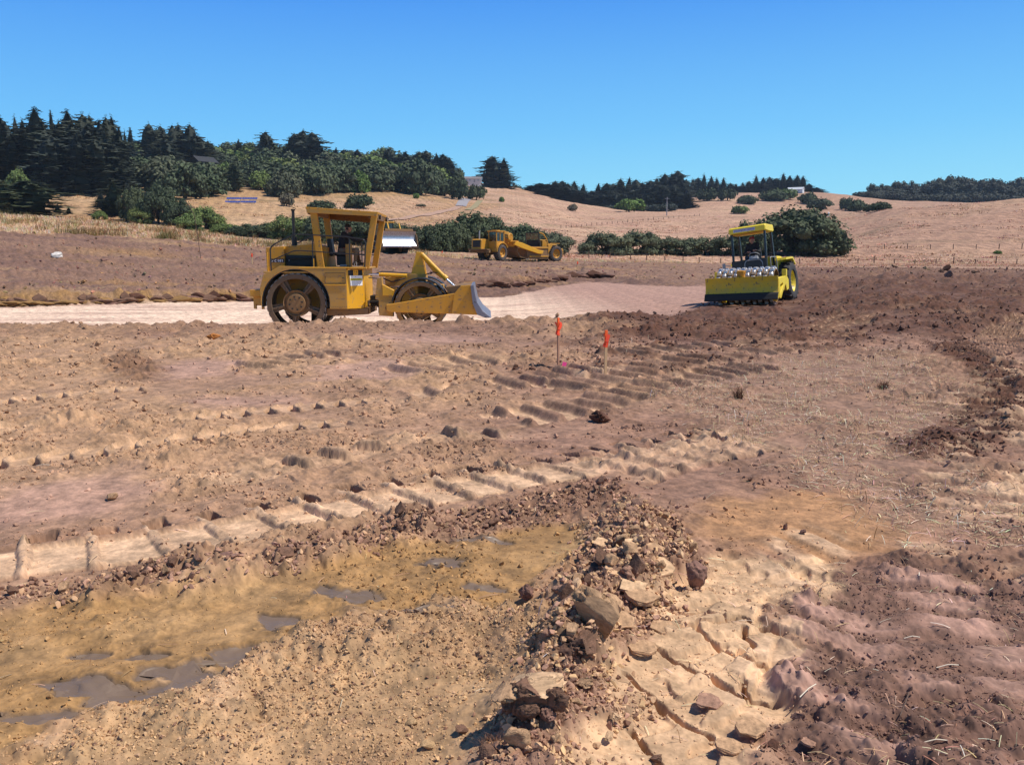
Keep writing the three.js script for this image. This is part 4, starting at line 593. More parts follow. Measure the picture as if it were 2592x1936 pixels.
{ // the closed oak canopy below the skyline
  const r = rng(808), low = [[300, 452], [340, 478], [470, 502], [560, 492], [598, 462], [625, 430], [650, 462], [700, 494], [760, 494], [900, 486], [1010, 482], [1110, 490]], P = (u) => { let k = 0; while (k < low.length - 2 && u > low[k + 1][0]) k++; return lerp(low[k][1], low[k + 1][1], clamp((u - low[k][0]) / (low[k + 1][0] - low[k][0]))); };
  for (let v = 388; v < 502; v += 15) for (let u = 300 + r() * 30; u < 1110; u += 44 + r() * 26) { const vv = v + (r() - .5) * 12; if (vv > P(u) - 2 || vv < 386 + sstep(300, 1100, u) * 44) continue; const up = (P(u) - vv) / 90, g = r() < .25 + up * .5, h = lerp(40, 62, clamp((vv - 390) / 90)) * (.8 + .4 * r()); footTree(g ? 'canopy_tree' : 'canopy_oak', 'oak', g ? 'green' : r() < .3 ? 'dark' : 'oak', g ? 'green leafy crown in the closed canopy of the wooded hillside' : 'grey or dark oak crown in the closed canopy of the wooded hillside', 'tree', g ? 'green crowns of the hillside canopy' : 'oak crowns of the hillside canopy', u, vv, h * (1.5 + .5 * r()), h, 150); }
  for (let u = -20; u < 310; u += 30 + r() * 16) for (const v of [440, 462]) footTree('fringe_oak', 'oak', r() < .25 ? 'dark' : 'oak', 'grey oak in the fringe at the foot of the firs', 'tree', 'oak fringe under the firs', u + r() * 10, v + r() * 10 - 4, 62 + r() * 30, 40 + r() * 24, 150);
}
{ // far forest and eucalyptus ridge
  const prof = (P, u) => { let k = 0; while (k < P.length - 2 && u > P[k + 1][0]) k++; return lerp(P[k][1], P[k + 1][1], clamp((u - P[k][0]) / (P[k + 1][0] - P[k][0]))); }, r = rng(515);
  const P1 = [[1290, 480], [1350, 464], [1400, 458], [1440, 453], [1490, 470], [1530, 456], [1580, 452], [1620, 456], [1650, 446], [1680, 434], [1715, 434], [1735, 452]];
  for (let row = 0; row < 3; row++) for (let u = 1345; u < 1735; u += 15 + r() * 7) topTree('forest_conifer', ['cypress', 'cypress', 'fir'][Math.floor(r() * 3)], 'far', 'dark conifer in the far forest behind the pale field', 'tree', 'far forest behind the field', u + row * 5, prof(P1, u) + row * 19 + (r() - .35) * 22, 32 + r() * 22, 720 - row * 32 - sstep(1500, 1300, u) * 40);
  const P2 = [[1735, 450], [1760, 440], [1800, 443], [1840, 452], [1870, 462], [1895, 450], [1915, 446], [1950, 446], [1985, 441], [2025, 441], [2045, 458], [2075, 470]];
  for (let row = 0; row < 2; row++) for (let u = 1738; u < 2070; u += 13 + r() * 7) topTree('hilltop_conifer', ['cypress', 'fir', 'spire'][Math.floor(r() * 3)], 'far', 'small dark conifer on the far hilltop near the white house', 'tree', 'conifers on the far hilltop', u, prof(P2, u) + row * 14 + (r() - .4) * 12, 24 + r() * 14, 880 - row * 40);
  const P3 = [[2180, 492], [2215, 466], [2260, 460], [2310, 455], [2345, 464], [2385, 443], [2420, 450], [2460, 444], [2510, 446], [2550, 455], [2580, 448], [2680, 440]];
  for (let row = 0; row < 2; row++) for (let u = 2192; u < 2680; u += 17 + r() * 10) topTree('eucalyptus', r() < .12 ? 'fir' : 'euc', 'euc', 'hazy eucalyptus on the farthest ridge beyond the grassy hill', 'tree', 'eucalyptus of the farthest ridge', u, prof(P3, u) + row * 15 + (r() - .35) * 12, 42 + r() * 18, 930 - row * 40);
  for (let u = 2200; u < 2600; u += 26) { const D = 860; topTree('ridge_shrub', 'shrub', 'euc', 'shrub massed under the eucalyptus of the farthest ridge', 'bush', 'shrubs under the eucalyptus', u, 482 + r() * 10, 60, D); }
  for (let u = 1360; u < 1720; u += 30) topTree('forest_shrub', 'shrub', 'far', 'shrub at the foot of the far forest conifers', 'bush', 'shrubs at the far forest foot', u, 512 + r() * 8, 50, 630);
}
// ---------------------------------------------------------------- building blocks for machines
const box = (w, h, d, x, y, z, o = {}) => { const g = new RoundedBoxGeometry(w, h, d, 1, Math.min(o.r ?? .015, w / 3, h / 3, d / 3)); if (o.rx) g.rotateX(o.rx); if (o.ry) g.rotateY(o.ry); if (o.rz) g.rotateZ(o.rz); g.translate(x, y, z); return g; };
const rod = (a, b, ra, rb = ra, seg = 10) => { const A = V(...a), d = V(...b).sub(A), L = d.length(), g = new THREE.CylinderGeometry(rb, ra, L, seg); g.translate(0, L / 2, 0); g.applyQuaternion(new THREE.Quaternion().setFromUnitVectors(V(0, 1, 0), d.normalize())); g.translate(A.x, A.y, A.z); return g; };
const pipe = (pts, r, seg = 6) => { const C3 = new THREE.CatmullRomCurve3(pts.map(p => V(...p)), false, 'catmullrom', .12); return new THREE.TubeGeometry(C3, pts.length * 6, r, seg); };
const prism = (pts, z0, z1, bev = .008, hole) => { const s = new THREE.Shape(pts.map(p => new THREE.Vector2(...p))); if (hole) s.holes.push(new THREE.Path(hole.map(p => new THREE.Vector2(...p)))); const g = new THREE.ExtrudeGeometry(s, { depth: Math.max(.002, z1 - z0 - 2 * bev), bevelEnabled: bev > 0, bevelThickness: bev, bevelSize: bev, bevelSegments: 1, curveSegments: 10 }); g.translate(0, 0, z0 + bev); return g; };
const wheelZ = (R, w, prof, seg = 36) => { const g = new THREE.LatheGeometry(prof.map(([r, z]) => new THREE.Vector2(r * R, z * w)), seg); g.rotateX(Math.PI / 2); return g; };   // axis along z
const arc = (cx, cy, R, a0, a1, n) => [...Array(n + 1)].map((_, i) => { const a = (a0 + (a1 - a0) * i / n) * Math.PI / 180; return [cx + R * Math.cos(a), cy + R * Math.sin(a)]; });
function paintMap(seed, base, dust, worn, amt) {                   // paint with settled dust specks and scuffed patches
  const n = 256, d = new Uint8Array(n * n * 4), to = v => Math.round(255 * clamp(v <= .0031308 ? v * 12.92 : 1.055 * v ** (1 / 2.4) - .055));
  for (let j = 0; j < n; j++) for (let i = 0; i < n; i++) { const a = clamp(amt + .55 * fbm(i / 60 + seed, j / 60, 4) + .35 * noise(i / 4, j / 4 + seed)), b = sstep(.52, .62, fbm(i / 34 - seed * 3, j / 26 + 9, 3)), c = [0, 1, 2].map(k => lerp(lerp(base[k], dust[k], a * .7), worn[k], b * .8)), o = (j * n + i) * 4; d[o] = to(c[0]); d[o + 1] = to(c[1]); d[o + 2] = to(c[2]); d[o + 3] = 255; }
  const t = new THREE.DataTexture(d, n, n, THREE.RGBAFormat); t.colorSpace = THREE.SRGBColorSpace; t.wrapS = t.wrapT = THREE.RepeatWrapping; t.magFilter = THREE.LinearFilter; t.needsUpdate = true; return t;
}
const DUST = [.42, .27, .16];
const M = {
  cat: new THREE.MeshStandardMaterial({ map: paintMap(1, [.62, .285, .014], [.42, .225, .065], [.27, .15, .06], .28), roughness: .55 }),
  catDusty: new THREE.MeshStandardMaterial({ map: paintMap(2, [.52, .26, .035], [.41, .255, .10], [.26, .165, .09], .55), roughness: .75 }),
  catClean: new THREE.MeshStandardMaterial({ map: paintMap(3, [.78, .39, .014], [.62, .33, .04], [.5, .28, .08], .08), roughness: .45 }),
  rusty: new THREE.MeshStandardMaterial({ map: paintMap(4, [.25, .135, .05], [.20, .125, .075], [.07, .05, .04], .42), roughness: .85 }),
  wheelSteel: new THREE.MeshStandardMaterial({ map: paintMap(14, [.13, .08, .045], [.13, .09, .06], [.03, .025, .022], .4), roughness: .8 }),
  dozerSteel: new THREE.MeshStandardMaterial({ map: paintMap(15, [.66, .66, .70], [.50, .46, .45], [.28, .21, .18], .2), roughness: .4, metalness: .8 }),
  black: new THREE.MeshStandardMaterial({ color: new THREE.Color(.018, .018, .02), roughness: .5 }),
  rail: new THREE.MeshStandardMaterial({ color: new THREE.Color(.02, .022, .026), roughness: .35 }),
  dark: new THREE.MeshStandardMaterial({ color: new THREE.Color(.03, .027, .024), roughness: .85 }),
  rubber: new THREE.MeshStandardMaterial({ color: new THREE.Color(.045, .042, .045), roughness: .85 }),
  rubberDust: new THREE.MeshStandardMaterial({ map: paintMap(9, [.05, .045, .045], [.14, .10, .085], [.2, .14, .11], .35), roughness: .9 }),
  steel: new THREE.MeshStandardMaterial({ map: paintMap(5, [.30, .29, .30], [.28, .22, .18], [.16, .12, .1], .3), roughness: .42, metalness: .75 }),
  wornSteel: new THREE.MeshStandardMaterial({ map: paintMap(6, [.22, .22, .27], [.22, .19, .19], [.10, .09, .09], .2), roughness: .5, metalness: .4 }),
  bright: new THREE.MeshStandardMaterial({ color: new THREE.Color(.85, .85, .88), roughness: .13, metalness: 1 }),
  polished: new THREE.MeshStandardMaterial({ map: paintMap(7, [.62, .61, .63], [.46, .40, .36], [.22, .16, .13], .25), roughness: .42, metalness: .7 }),
  lemon: new THREE.MeshStandardMaterial({ map: paintMap(8, [.84, .64, .035], [.64, .45, .11], [.30, .22, .12], .10), roughness: .45 }),
  lemonDirty: new THREE.MeshStandardMaterial({ map: paintMap(10, [.74, .47, .025], [.52, .35, .09], [.14, .10, .06], .25), roughness: .6 }),
  glass: new THREE.MeshPhysicalMaterial({ color: new THREE.Color(.5, .55, .62), roughness: .05, transmission: 1, thickness: 0, ior: 1.5 }),
  grey: new THREE.MeshStandardMaterial({ color: new THREE.Color(.32, .32, .33), roughness: .6 }), white: new THREE.MeshStandardMaterial({ color: new THREE.Color(.8, .8, .79), roughness: .6 }),
  redpaint: new THREE.MeshStandardMaterial({ color: new THREE.Color(.35, .04, .03), roughness: .6 }),
};
function print(w, h, px, draw) { const c = document.createElement('canvas'); c.width = Math.round(w * px); c.height = Math.round(h * px); draw(c.getContext('2d'), c.width, c.height); const t = new THREE.CanvasTexture(c); t.colorSpace = THREE.SRGBColorSpace; return new THREE.MeshStandardMaterial({ map: t, roughness: .6 }); }
const decal = (w, h, x, y, z, ry = 0) => { const g = new THREE.BoxGeometry(w, h, .004); g.rotateY(ry); g.translate(x, y, z); return g; };
// a tyre of radius R with bar lugs, axis along z; returns the part with its rim as sub-part
function tyre(parent, x, y, z, R, w, rimMat, o = {}) {
  const t = part(parent, 'wheel', [wheelZ(R, w, [[.55, -.40], [.6, -.5], [.86, -.5], [.945, -.42], [.955, 0], [.945, .42], [.86, .5], [.6, .5], [.55, .40]], 40), ...[...Array(o.lugs ?? 22)].flatMap((_, i) => [-1, 1].map(s => { const g = box(R * .055, R * .17, w * .54, 0, R * .94, s * w * .235, { ry: s * .5, r: .02 }); g.rotateZ((i + (s > 0 ? .5 : 0)) / (o.lugs ?? 22) * 6.2832); return g; }))], o.mat ?? M.rubberDust);
  t.position.set(x, y, z);
  const s = o.face ?? 1; part(t, 'rim', [wheelZ(R, w, [[.0, s * .10], [.2, s * .12], [.22, s * .2], [.30, s * .2], [.33, s * .08], [.48, s * .18], [.52, s * .40], [.575, s * .42], [.575, -s * .4], [.5, -s * .3], [0, -s * .3]], 32), ...[...Array(10)].map((_, i) => { const a = i * .6283; return rod([Math.cos(a) * R * .26, Math.sin(a) * R * .26, s * w * .18], [Math.cos(a) * R * .26, Math.sin(a) * R * .26, s * w * .24], .025); })], rimMat); return t;
}
// ---------------------------------------------------------------- people: tapered bones joined smoothly
function field(bones, lo, hi, cell, k = .035) {
  const size = Math.max(...[0, 1, 2].map(i => hi[i] - lo[i])), n = Math.min(72, Math.ceil(size / cell) + 4), mc = new MarchingCubes(n, M.dark, false, false, 60000), half = size / 2 * n / (n - 4), cx = [0, 1, 2].map(i => (lo[i] + hi[i]) / 2), hs = n / 2;
  const P = V(0, 0, 0), B = bones.map(([a, b, ra, rb, sq]) => ({ a: V(...a), d: V(...b).sub(V(...a)), ra, rb: rb ?? ra, sq }));
  for (let z = 0; z < n; z++) for (let y = 0; y < n; y++) for (let x = 0; x < n; x++) {
    P.set(cx[0] + (x - hs) / hs * half, cx[1] + (y - hs) / hs * half, cx[2] + (z - hs) / hs * half); let d = 1e3;
    for (const b of B) { const px = P.x - b.a.x, py = P.y - b.a.y, pz = P.z - b.a.z, ll = b.d.lengthSq() || 1e-9, t = clamp((px * b.d.x + py * b.d.y + pz * b.d.z) / ll), q = Math.hypot(px - b.d.x * t, py - b.d.y * t, (pz - b.d.z * t) * (b.sq ?? 1)) - lerp(b.ra, b.rb, t), h = Math.max(k - Math.abs(d - q), 0) / k; d = Math.min(d, q) - h * h * k * .25; }
    mc.field[n * n * z + n * y + x] = -d;
  }
  mc.isolation = 0; mc.update(); const g = new THREE.BufferGeometry(), c = mc.count; g.setAttribute('position', new THREE.BufferAttribute(mc.positionArray.slice(0, c * 3), 3)); g.setAttribute('normal', new THREE.BufferAttribute(mc.normalArray.slice(0, c * 3), 3)); g.scale(half, half, half); g.translate(...cx); return g;
}
const skinMat = new THREE.MeshStandardMaterial({ color: new THREE.Color(.42, .20, .14), roughness: .6 });
const cloth = (r, g, b) => new THREE.MeshStandardMaterial({ color: new THREE.Color(r, g, b), roughness: .9 });
function seatedPerson(root, J, wear) {                             // J: joints in the person's frame, looking along +x
  const { hip, chest, neck, head, hands, elbows, knees, feet } = J, mid = (a, b, t) => a.map((v, i) => lerp(v, b[i], t)), sh = s => [chest[0], chest[1] + .13, chest[2] + s * .185], hp = s => [hip[0], hip[1], hip[2] + s * .10];
  const arms = r => [-1, 1].flatMap((s, i) => [[sh(s), elbows[i], .052 + r, .042 + r], [elbows[i], hands[i], .042 + r, .03 + r]]), legs = r => [-1, 1].flatMap((s, i) => [[hp(s), knees[i], .088 + r, .064 + r], [knees[i], feet[i], .060 + r, .042 + r]]), torso = r => [[hip, mid(hip, chest, .5), .145 + r, .14 + r, .85], [mid(hip, chest, .5), chest, .14 + r, .155 + r, .8], [sh(-1), sh(1), .07 + r, .07 + r]];
  const bb = (b, m = .03) => { const lo = [1e9, 1e9, 1e9], hi = [-1e9, -1e9, -1e9]; for (const [a, c, ra, rb] of b) for (const p of [a, c]) for (let i = 0; i < 3; i++) { lo[i] = Math.min(lo[i], p[i] - Math.max(ra, rb ?? ra) - m); hi[i] = Math.max(hi[i], p[i] + Math.max(ra, rb ?? ra) + m); } return [lo, hi]; };
  const mk = (b, c, k) => field(b, ...bb(b), c, k);
  const hb = [[[head[0] - .012, head[1] + .03, head[2]], [head[0] + .012, head[1] + .02, head[2]], .092, .088], [[head[0] + .03, head[1] - .04, head[2]], [head[0] + .04, head[1] - .07, head[2]], .062, .042], [neck, [head[0] - .02, head[1] - .04, head[2]], .055, .05], [[head[0] + .095, head[1] + .015, head[2]], [head[0] + .118, head[1] - .02, head[2]], .012, .016], [[head[0] + .088, head[1] - .06, head[2] - .02], [head[0] + .088, head[1] - .06, head[2] + .02], .011], [[head[0] - .005, head[1] + .01, head[2] - .092], [head[0] - .012, head[1] - .03, head[2] - .09], .02, .014], [[head[0] - .005, head[1] + .01, head[2] + .092], [head[0] - .012, head[1] - .03, head[2] + .09], .02, .014], [[head[0] + .085, head[1] + .04, head[2] - .045], [head[0] + .085, head[1] + .04, head[2] + .045], .016]];
  const handBones = (i) => { const h = hands[i], e = elbows[i], d = V(...h).sub(V(...e)).normalize(), s = i ? 1 : -1, P = (f, u, w) => [h[0] + d.x * f, h[1] + d.y * f - u, h[2] + d.z * f + w]; const out = [[P(0, 0, -.02), P(.07, .01, -.025), .026, .024], [P(0, 0, .02), P(.07, .01, .025), .026, .024]]; [[-.033, .075], [-.011, .085], [.011, .08], [.033, .065]].forEach(([w, L]) => { out.push([P(.07, .01, w), P(.07 + L * .55, .025, w), .0105, .010]); out.push([P(.07 + L * .55, .025, w), P(.07 + L * .5, .06, w), .010, .009]); }); out.push([P(.02, 0, -s * .03), P(.06, .012, -s * .058), .013, .011]); out.push([P(.06, .012, -s * .058), P(.085, .035, -s * .05), .011, .009]); return out; };
  const body = part(root, 'body', merge([mk([...torso(-.02), ...arms(-.012), ...legs(-.014), [chest, neck, .09, .055]], .02, .05), mk(hb, .008, .02), mk(handBones(0), .005, .008), mk(handBones(1), .005, .008)]), skinMat);
  part(body, 'jacket', mk([...torso(.008), ...arms(.010), [chest, mid(chest, neck, .7), .10, .07]], .02, .05), wear.jacket);
  part(body, 'trousers', mk([[hp(-1), hp(1), .115, .115], ...legs(.008)], .02, .04), wear.trousers);
  if (wear.vest) part(body, 'vest', mk([[[hip[0] + .04, hip[1] + .10, hip[2] + .085], [chest[0] + .01, chest[1] + .06, chest[2] + .095], .092, .098]], .016, .04), wear.vest);
  part(body, 'cap', [...(wear.brim ? [box(.12, .014, .15, head[0] + .115, head[1] + .075, head[2], { rz: -.15 })] : []), field([[[head[0] - .012, head[1] + .065, head[2]], [head[0] + .008, head[1] + .062, head[2]], .094, .09]], [head[0] - .13, head[1] - .06, head[2] - .13], [head[0] + .13, head[1] + .2, head[2] + .13], .01)], wear.cap);
  if (wear.muffs) part(body, 'ear_muffs', [rod([head[0] - .01, head[1] - .005, head[2] + .085], [head[0] - .01, head[1] - .005, head[2] + .125], .042), rod([head[0] - .01, head[1] - .005, head[2] - .085], [head[0] - .01, head[1] - .005, head[2] - .125], .042)], wear.cap);
  feet.forEach(f => part(body, 'boot', mk([[[f[0] - .04, f[1] - .02, f[2]], [f[0] + .02, f[1] + .08, f[2]], .052, .055], [[f[0], f[1] - .02, f[2]], [f[0] + .15, f[1] - .035, f[2]], .05, .04]], .014, .03), wear.boots));
  return body;
}
// ---------------------------------------------------------------- the steel wheeled roller with blade; measured in zoomed pixels, 273.5 to the metre
{
  const K = 273.5, fx = a => (a - 497) / K, fy = b => (1147 - b) / K, P = l => l.map(([a, b]) => [fx(a), fy(b)]);
  const D = 28.25, q = at(600 + 497 / 3.3515, 650, 26.9), px = q.x * 1.012, g0 = baseY(px, D);
  const R = thing('steel_wheel_roller', 'big dusty yellow roller with open spoked steel wheels and dozer blade', 'road roller', [px, g0, -D], .03);
  const WZ = 1.02, WW = .72;
  const spoked = (cx, cy, rad, side, fresh) => {
    const w = part(R, 'wheel', [prism([...arc(0, 0, rad * .965, 0, 360, 44)], WW / 2 - .07, WW / 2, .006, arc(0, 0, rad * .82, 0, 360, 40)), prism([...arc(0, 0, rad * .965, 0, 360, 44)], -WW / 2, -WW / 2 + .05, .006, arc(0, 0, rad * .84, 0, 360, 40)), wheelZ(rad, WW, [[.925, -.48], [.955, -.48], [.955, .48], [.925, .48], [.925, -.48]], 48)], fresh ? M.rusty : M.wheelSteel);
    w.position.set(cx, cy, side * WZ); w.rotation.y = side > 0 ? 0 : Math.PI;
    part(w, 'tread_pads', [...Array(30)].flatMap((_, i) => [-1.5, -.5, .5, 1.5].map((s, j) => { const g = new THREE.BoxGeometry(rad * .12, rad * .055, WW * .2); g.translate(0, rad * .968, s * WW * .235); g.rotateZ((i + (j % 2) * .5) / 30 * 6.2832); return g; })), M.steel);
    for (let i = 0; i < 5; i++) { const a = Math.PI / 2 + .55 + i * 1.2566, rot = g => { g.rotateZ(a); return g; }; part(w, 'spoke', [rot(prism([[.36, -.075], [rad * .83, -.125], [rad * .83, .125], [.36, .075]], WW / 2 - .17, WW / 2 - .09)), rot(prism([[.40, -.02], [rad * .82, -.02], [rad * .82, .02], [.40, .02]], WW / 2 - .10, WW / 2 - .02))], fresh ? M.rusty : M.wheelSteel); }
    const hub = part(w, 'hub', [wheelZ(1, 1, [[0, WW / 2 + .02], [.27, WW / 2 + .02], [.285, WW / 2], [.29, WW / 2 - .10], [.37, WW / 2 - .10], [.39, WW / 2 - .02], [.41, WW / 2 - .03], [.42, WW / 2 - .3], [.3, -WW / 2]], 32)], M.rusty);
    part(hub, 'bolts', [...Array(8)].map((_, i) => rod([Math.cos(i * .785 + .2) * .2, Math.sin(i * .785 + .2) * .2, WW / 2 + .02], [Math.cos(i * .785 + .2) * .2, Math.sin(i * .785 + .2) * .2, WW / 2 + .045], .028, .028, 6)), M.dark); return w;
  };
  const rc = [0, fy(895)], fc = [fx(1543), .80];
  spoked(...rc, .925, 1, 0); spoked(...rc, .925, -1, 0); spoked(...fc, .80, 1, 1); spoked(...fc, .80, -1, 1);
  part(R, 'axle', [rod([0, rc[1], -1], [0, rc[1], 1], .2), rod([fc[0], fc[1], -1], [fc[0], fc[1], 1], .18), box(.5, .5, .6, 0, rc[1] + .2, 0)], M.rusty);
  part(R, 'chassis', [box(1.5, 1.0, 1.15, -.05, rc[1] + .30, 0), box(1.35, .75, 1.1, fc[0], fc[1] + .28, 0)], M.catDusty);
  const sideShape = [...P([[238, 652], [300, 628], [372, 585], [925, 600], [925, 940], [782, 940]]), ...arc(0, rc[1], 1.06, -8, 188, 22), ...P([[203, 770]])];
  for (const s of [1, -1]) {
    part(R, 'side_panel', prism(sideShape, s > 0 ? 1.36 : -1.42, s > 0 ? 1.42 : -1.36), M.catDusty).userData.label = 'dust covered side panel with a round wheel arch';
    part(R, 'wheel_arch_liner', prism([...arc(0, rc[1], 1.05, -6, 186, 24), ...arc(0, rc[1], 1.02, 186, -6, 24)], s > 0 ? .62 : -1.38, s > 0 ? 1.38 : -.62, 0), M.black);
    part(R, 'panel_trim', [box(fx(925) - fx(742), .02, .03, fx(833), fy(741), s * 1.43), box(fx(1085) - fx(530), .022, .06, fx(808), fy(597), s * 1.40)], M.catClean);
  }
  part(R, 'access_door', [box(.62, .015, .012, fx(835), fy(640), 1.428), box(.62, .015, .012, fx(835), fy(728), 1.428), box(.012, .33, .012, fx(750), fy(684), 1.428), box(.012, .33, .012, fx(918), fy(684), 1.428), box(.06, .02, .03, fx(900), fy(684), 1.435)], M.dark);
  part(R, 'hinge', [box(.03, .09, .03, fx(752), fy(660), 1.432), box(.03, .09, .03, fx(752), fy(712), 1.432)], M.rusty);
  part(R, 'panel_bolts', [...Array(9)].map((_, i) => rod([fx(800 + i * 15), fy(925), 1.42], [fx(800 + i * 15), fy(925), 1.435], .012, .012, 6)), M.rusty);
  // chamfered corner panels that carry the decals
  const cl = .62, ca = Math.PI / 4.6; for (const s of [1, -1]) { const w = part(R, 'corner_panel', box(.04, fy(612) - fy(943), cl, 0, 0, 0), M.catClean); w.position.set(fx(925) + Math.cos(ca) * cl / 2, (fy(612) + fy(943)) / 2, s * (1.40 - Math.sin(ca) * cl / 2)); w.rotation.y = s * (Math.PI / 2 - ca) - (s > 0 ? Math.PI / 2 : -Math.PI / 2) + s * Math.PI / 2 - s * 0; w.rotation.y = s > 0 ? -(Math.PI / 2 - ca) : (Math.PI / 2 - ca); w.userData.label = 'bright clean yellow corner panel';
    if (s > 0) {
      const grp = (name, wd, h, y, along, m) => { const d = part(w, name, decal(wd, h, 0, 0, 0, Math.PI / 2), m); d.position.set(.0225, y - w.position.y, along); return d; };
      grp('number_plate', .50, .17, fy(640), 0, print(.5, .17, 400, (c, W, H) => { c.fillStyle = '#e8b32a'; c.fillRect(0, 0, W, H); c.fillStyle = '#14141c'; c.fillRect(0, 0, W * .36, H); c.fillRect(W * .70, 0, W * .30, H); c.fillStyle = '#7a3c14'; c.font = `bold ${H * .5}px sans-serif`; c.textAlign = 'center'; c.fillText('3-B', W * .53, H * .5); c.fillStyle = '#b0602c'; for (let i = 0; i < 5; i++) c.fillRect(W * (.42 + i * .045), H * .68, W * .03, H * .14); }));
      grp('notice_sheet', .44, .31, fy(706), -.03, print(.44, .31, 420, (c, W, H) => { c.fillStyle = '#f4f4f2'; c.fillRect(0, 0, W, H); c.fillStyle = '#3a4150'; c.beginPath(); c.arc(W * .46, H * .12, H * .03, 0, 7); c.fill(); c.fillStyle = '#e8d21e'; c.fillRect(W * .04, H * .28, W * .92, H * .2); c.fillStyle = '#6a7a1c'; for (let i = 0; i < 16; i++) c.fillRect(W * (.08 + i * .053), H * (.32 + .02 * (i % 3)), W * .036, H * .1); c.fillStyle = '#aab0ba'; for (let r = 0; r < 4; r++) for (let i = 0; i < 12; i++) if ((i * 7 + r * 5) % 4) c.fillRect(W * (.1 + i * .067), H * (.56 + r * .1), W * .045, H * .025); }));
    } }
  part(R, 'front_bulkhead', [box(.06, fy(612) - fy(943), 2.0, fx(925) + .45, (fy(612) + fy(943)) / 2, 0)], M.catClean);
  part(R, 'deck', [box(fx(1095) - fx(640), .06, 2.7, fx(867), fy(601), 0), box(fx(660) - fx(230), .05, 2.7, fx(445), fy(640) + .02, 0)], M.catDusty);
  part(R, 'belly_frame', [prism(P([[742, 945], [1090, 945], [1090, 992], [850, 1005], [742, 1000]]), -1.1, 1.1), box(.9, .5, 1.1, fx(700), fy(900), 0)], M.rusty);
  const bump = part(R, 'rear_bumper', [box(fx(208) - fx(95), fy(785) - fy(840), 2.2, fx(150), fy(812), 0), box(fx(200) - fx(108), .3, .1, fx(152), fy(880), .75), box(fx(200) - fx(108), .3, .1, fx(152), fy(880), -.75)], M.cat);
  part(bump, 'tow_bracket', [prism(P([[108, 840], [200, 850], [192, 950], [176, 950], [176, 915], [128, 905], [128, 948], [108, 945]]), .82, .9)], M.catDusty);
  // engine hood
  const hood = part(R, 'engine_hood', [prism(P([[238, 430], [640, 402], [735, 428], [735, 600], [240, 650]]), -.78, .80)], M.cat);
  part(hood, 'hood_side', prism(P([[238, 432], [388, 422], [388, 590], [300, 632], [240, 655]]), .82, 1.0), M.cat);
  part(hood, 'engine_bay', [prism(P([[393, 492], [642, 498], [642, 592], [393, 588]]), .70, .86, .004)], M.black);
  part(hood, 'engine_block', [box(.75, .16, .1, fx(520), fy(560), .9), rod([fx(430), fy(520), .93], [fx(610), fy(516), .93], .035), box(.2, .12, .08, fx(600), fy(545), .92), box(.05, .14, .04, fx(400), fy(540), .9)], M.dark);
  part(hood, 'number_decal', decal(.42, .13, fx(330), fy(539), 1.006), print(.42, .13, 420, (c, W, H) => { c.fillStyle = '#b98224'; c.fillRect(0, 0, W, H); c.fillStyle = '#3a2730'; c.fillRect(0, H * .06, W, H * .88); c.fillStyle = '#f0ecf2'; c.font = `bold ${H * .82}px sans-serif`; c.textBaseline = 'middle'; c.textAlign = 'center'; c.fillText('P C 981', W * .5, H * .53); }));
  part(hood, 'letter_decal', decal(.07, .11, fx(421), fy(540), .872), print(.07, .11, 600, (c, W, H) => { c.fillStyle = '#111'; c.fillRect(0, 0, W, H); c.fillStyle = '#eee'; c.font = `bold ${H * .9}px sans-serif`; c.textBaseline = 'middle'; c.textAlign = 'center'; c.fillText('A', W * .5, H * .55); }));
  part(hood, 'grab_bar', [rod([fx(250), fy(655), 1.04], [fx(250), fy(475), 1.04], .016), rod([fx(250), fy(475), 1.0], [fx(250), fy(475), 1.05], .016)], M.catClean);
  const ex = part(R, 'exhaust_stack', [rod([fx(435), fy(430), .25], [fx(435), fy(330), .25], .085), rod([fx(433), fy(330), .25], [fx(432), fy(100), .25], .045)], M.black); part(ex, 'rain_cap', [rod([fx(432), fy(112), .25], [fx(432), fy(98), .25], .065), box(.13, .02, .12, fx(440), fy(86), .25, { rz: -.35 })], M.dark);
  // canopy with its posts
  const post = (a, b, z, w) => part(R, 'canopy_post', prism([[fx(a[0]) - w, fy(a[1])], [fx(a[0]) + w, fy(a[1])], [fx(b[0]) + w, fy(b[1])], [fx(b[0]) - w, fy(b[1])]], z - .07, z + .07), M.cat);
  post([655, 120], [705, 590], 1.12, .095); post([655, 120], [705, 590], -1.0, .095); post([1168, 145], [1083, 605], 1.12, .085); post([1168, 145], [1083, 605], -1.0, .085);
  const roof = part(R, 'canopy_roof', prism(P([[598, 96], [1195, 136], [1192, 150], [600, 112]]), -1.15, 1.25), M.cat);
  part(roof, 'roof_beam', prism(P([[604, 112], [1190, 150], [1186, 168], [606, 140]]), 1.16, 1.25), M.catDusty); part(roof, 'roof_beam', prism(P([[604, 112], [1190, 150], [1150, 205], [660, 168]]), -1.12, -1.02), M.rusty); part(roof, 'roof_beam', [prism(P([[604, 112], [680, 118], [680, 165], [606, 150]]), -1.0, 1.1), prism(P([[1120, 146], [1190, 150], [1180, 190], [1110, 180]]), -1.0, 1.1)], M.rusty);
  for (const z of [-.8, .9]) { const l = part(R, 'work_lamp', [rod([fx(1196), fy(172), z], [fx(1212), fy(174), z], .07, .08, 12)], M.black); part(l, 'lens', rod([fx(1212), fy(174), z], [fx(1214), fy(174), z], .065, .065, 12), M.glass); }
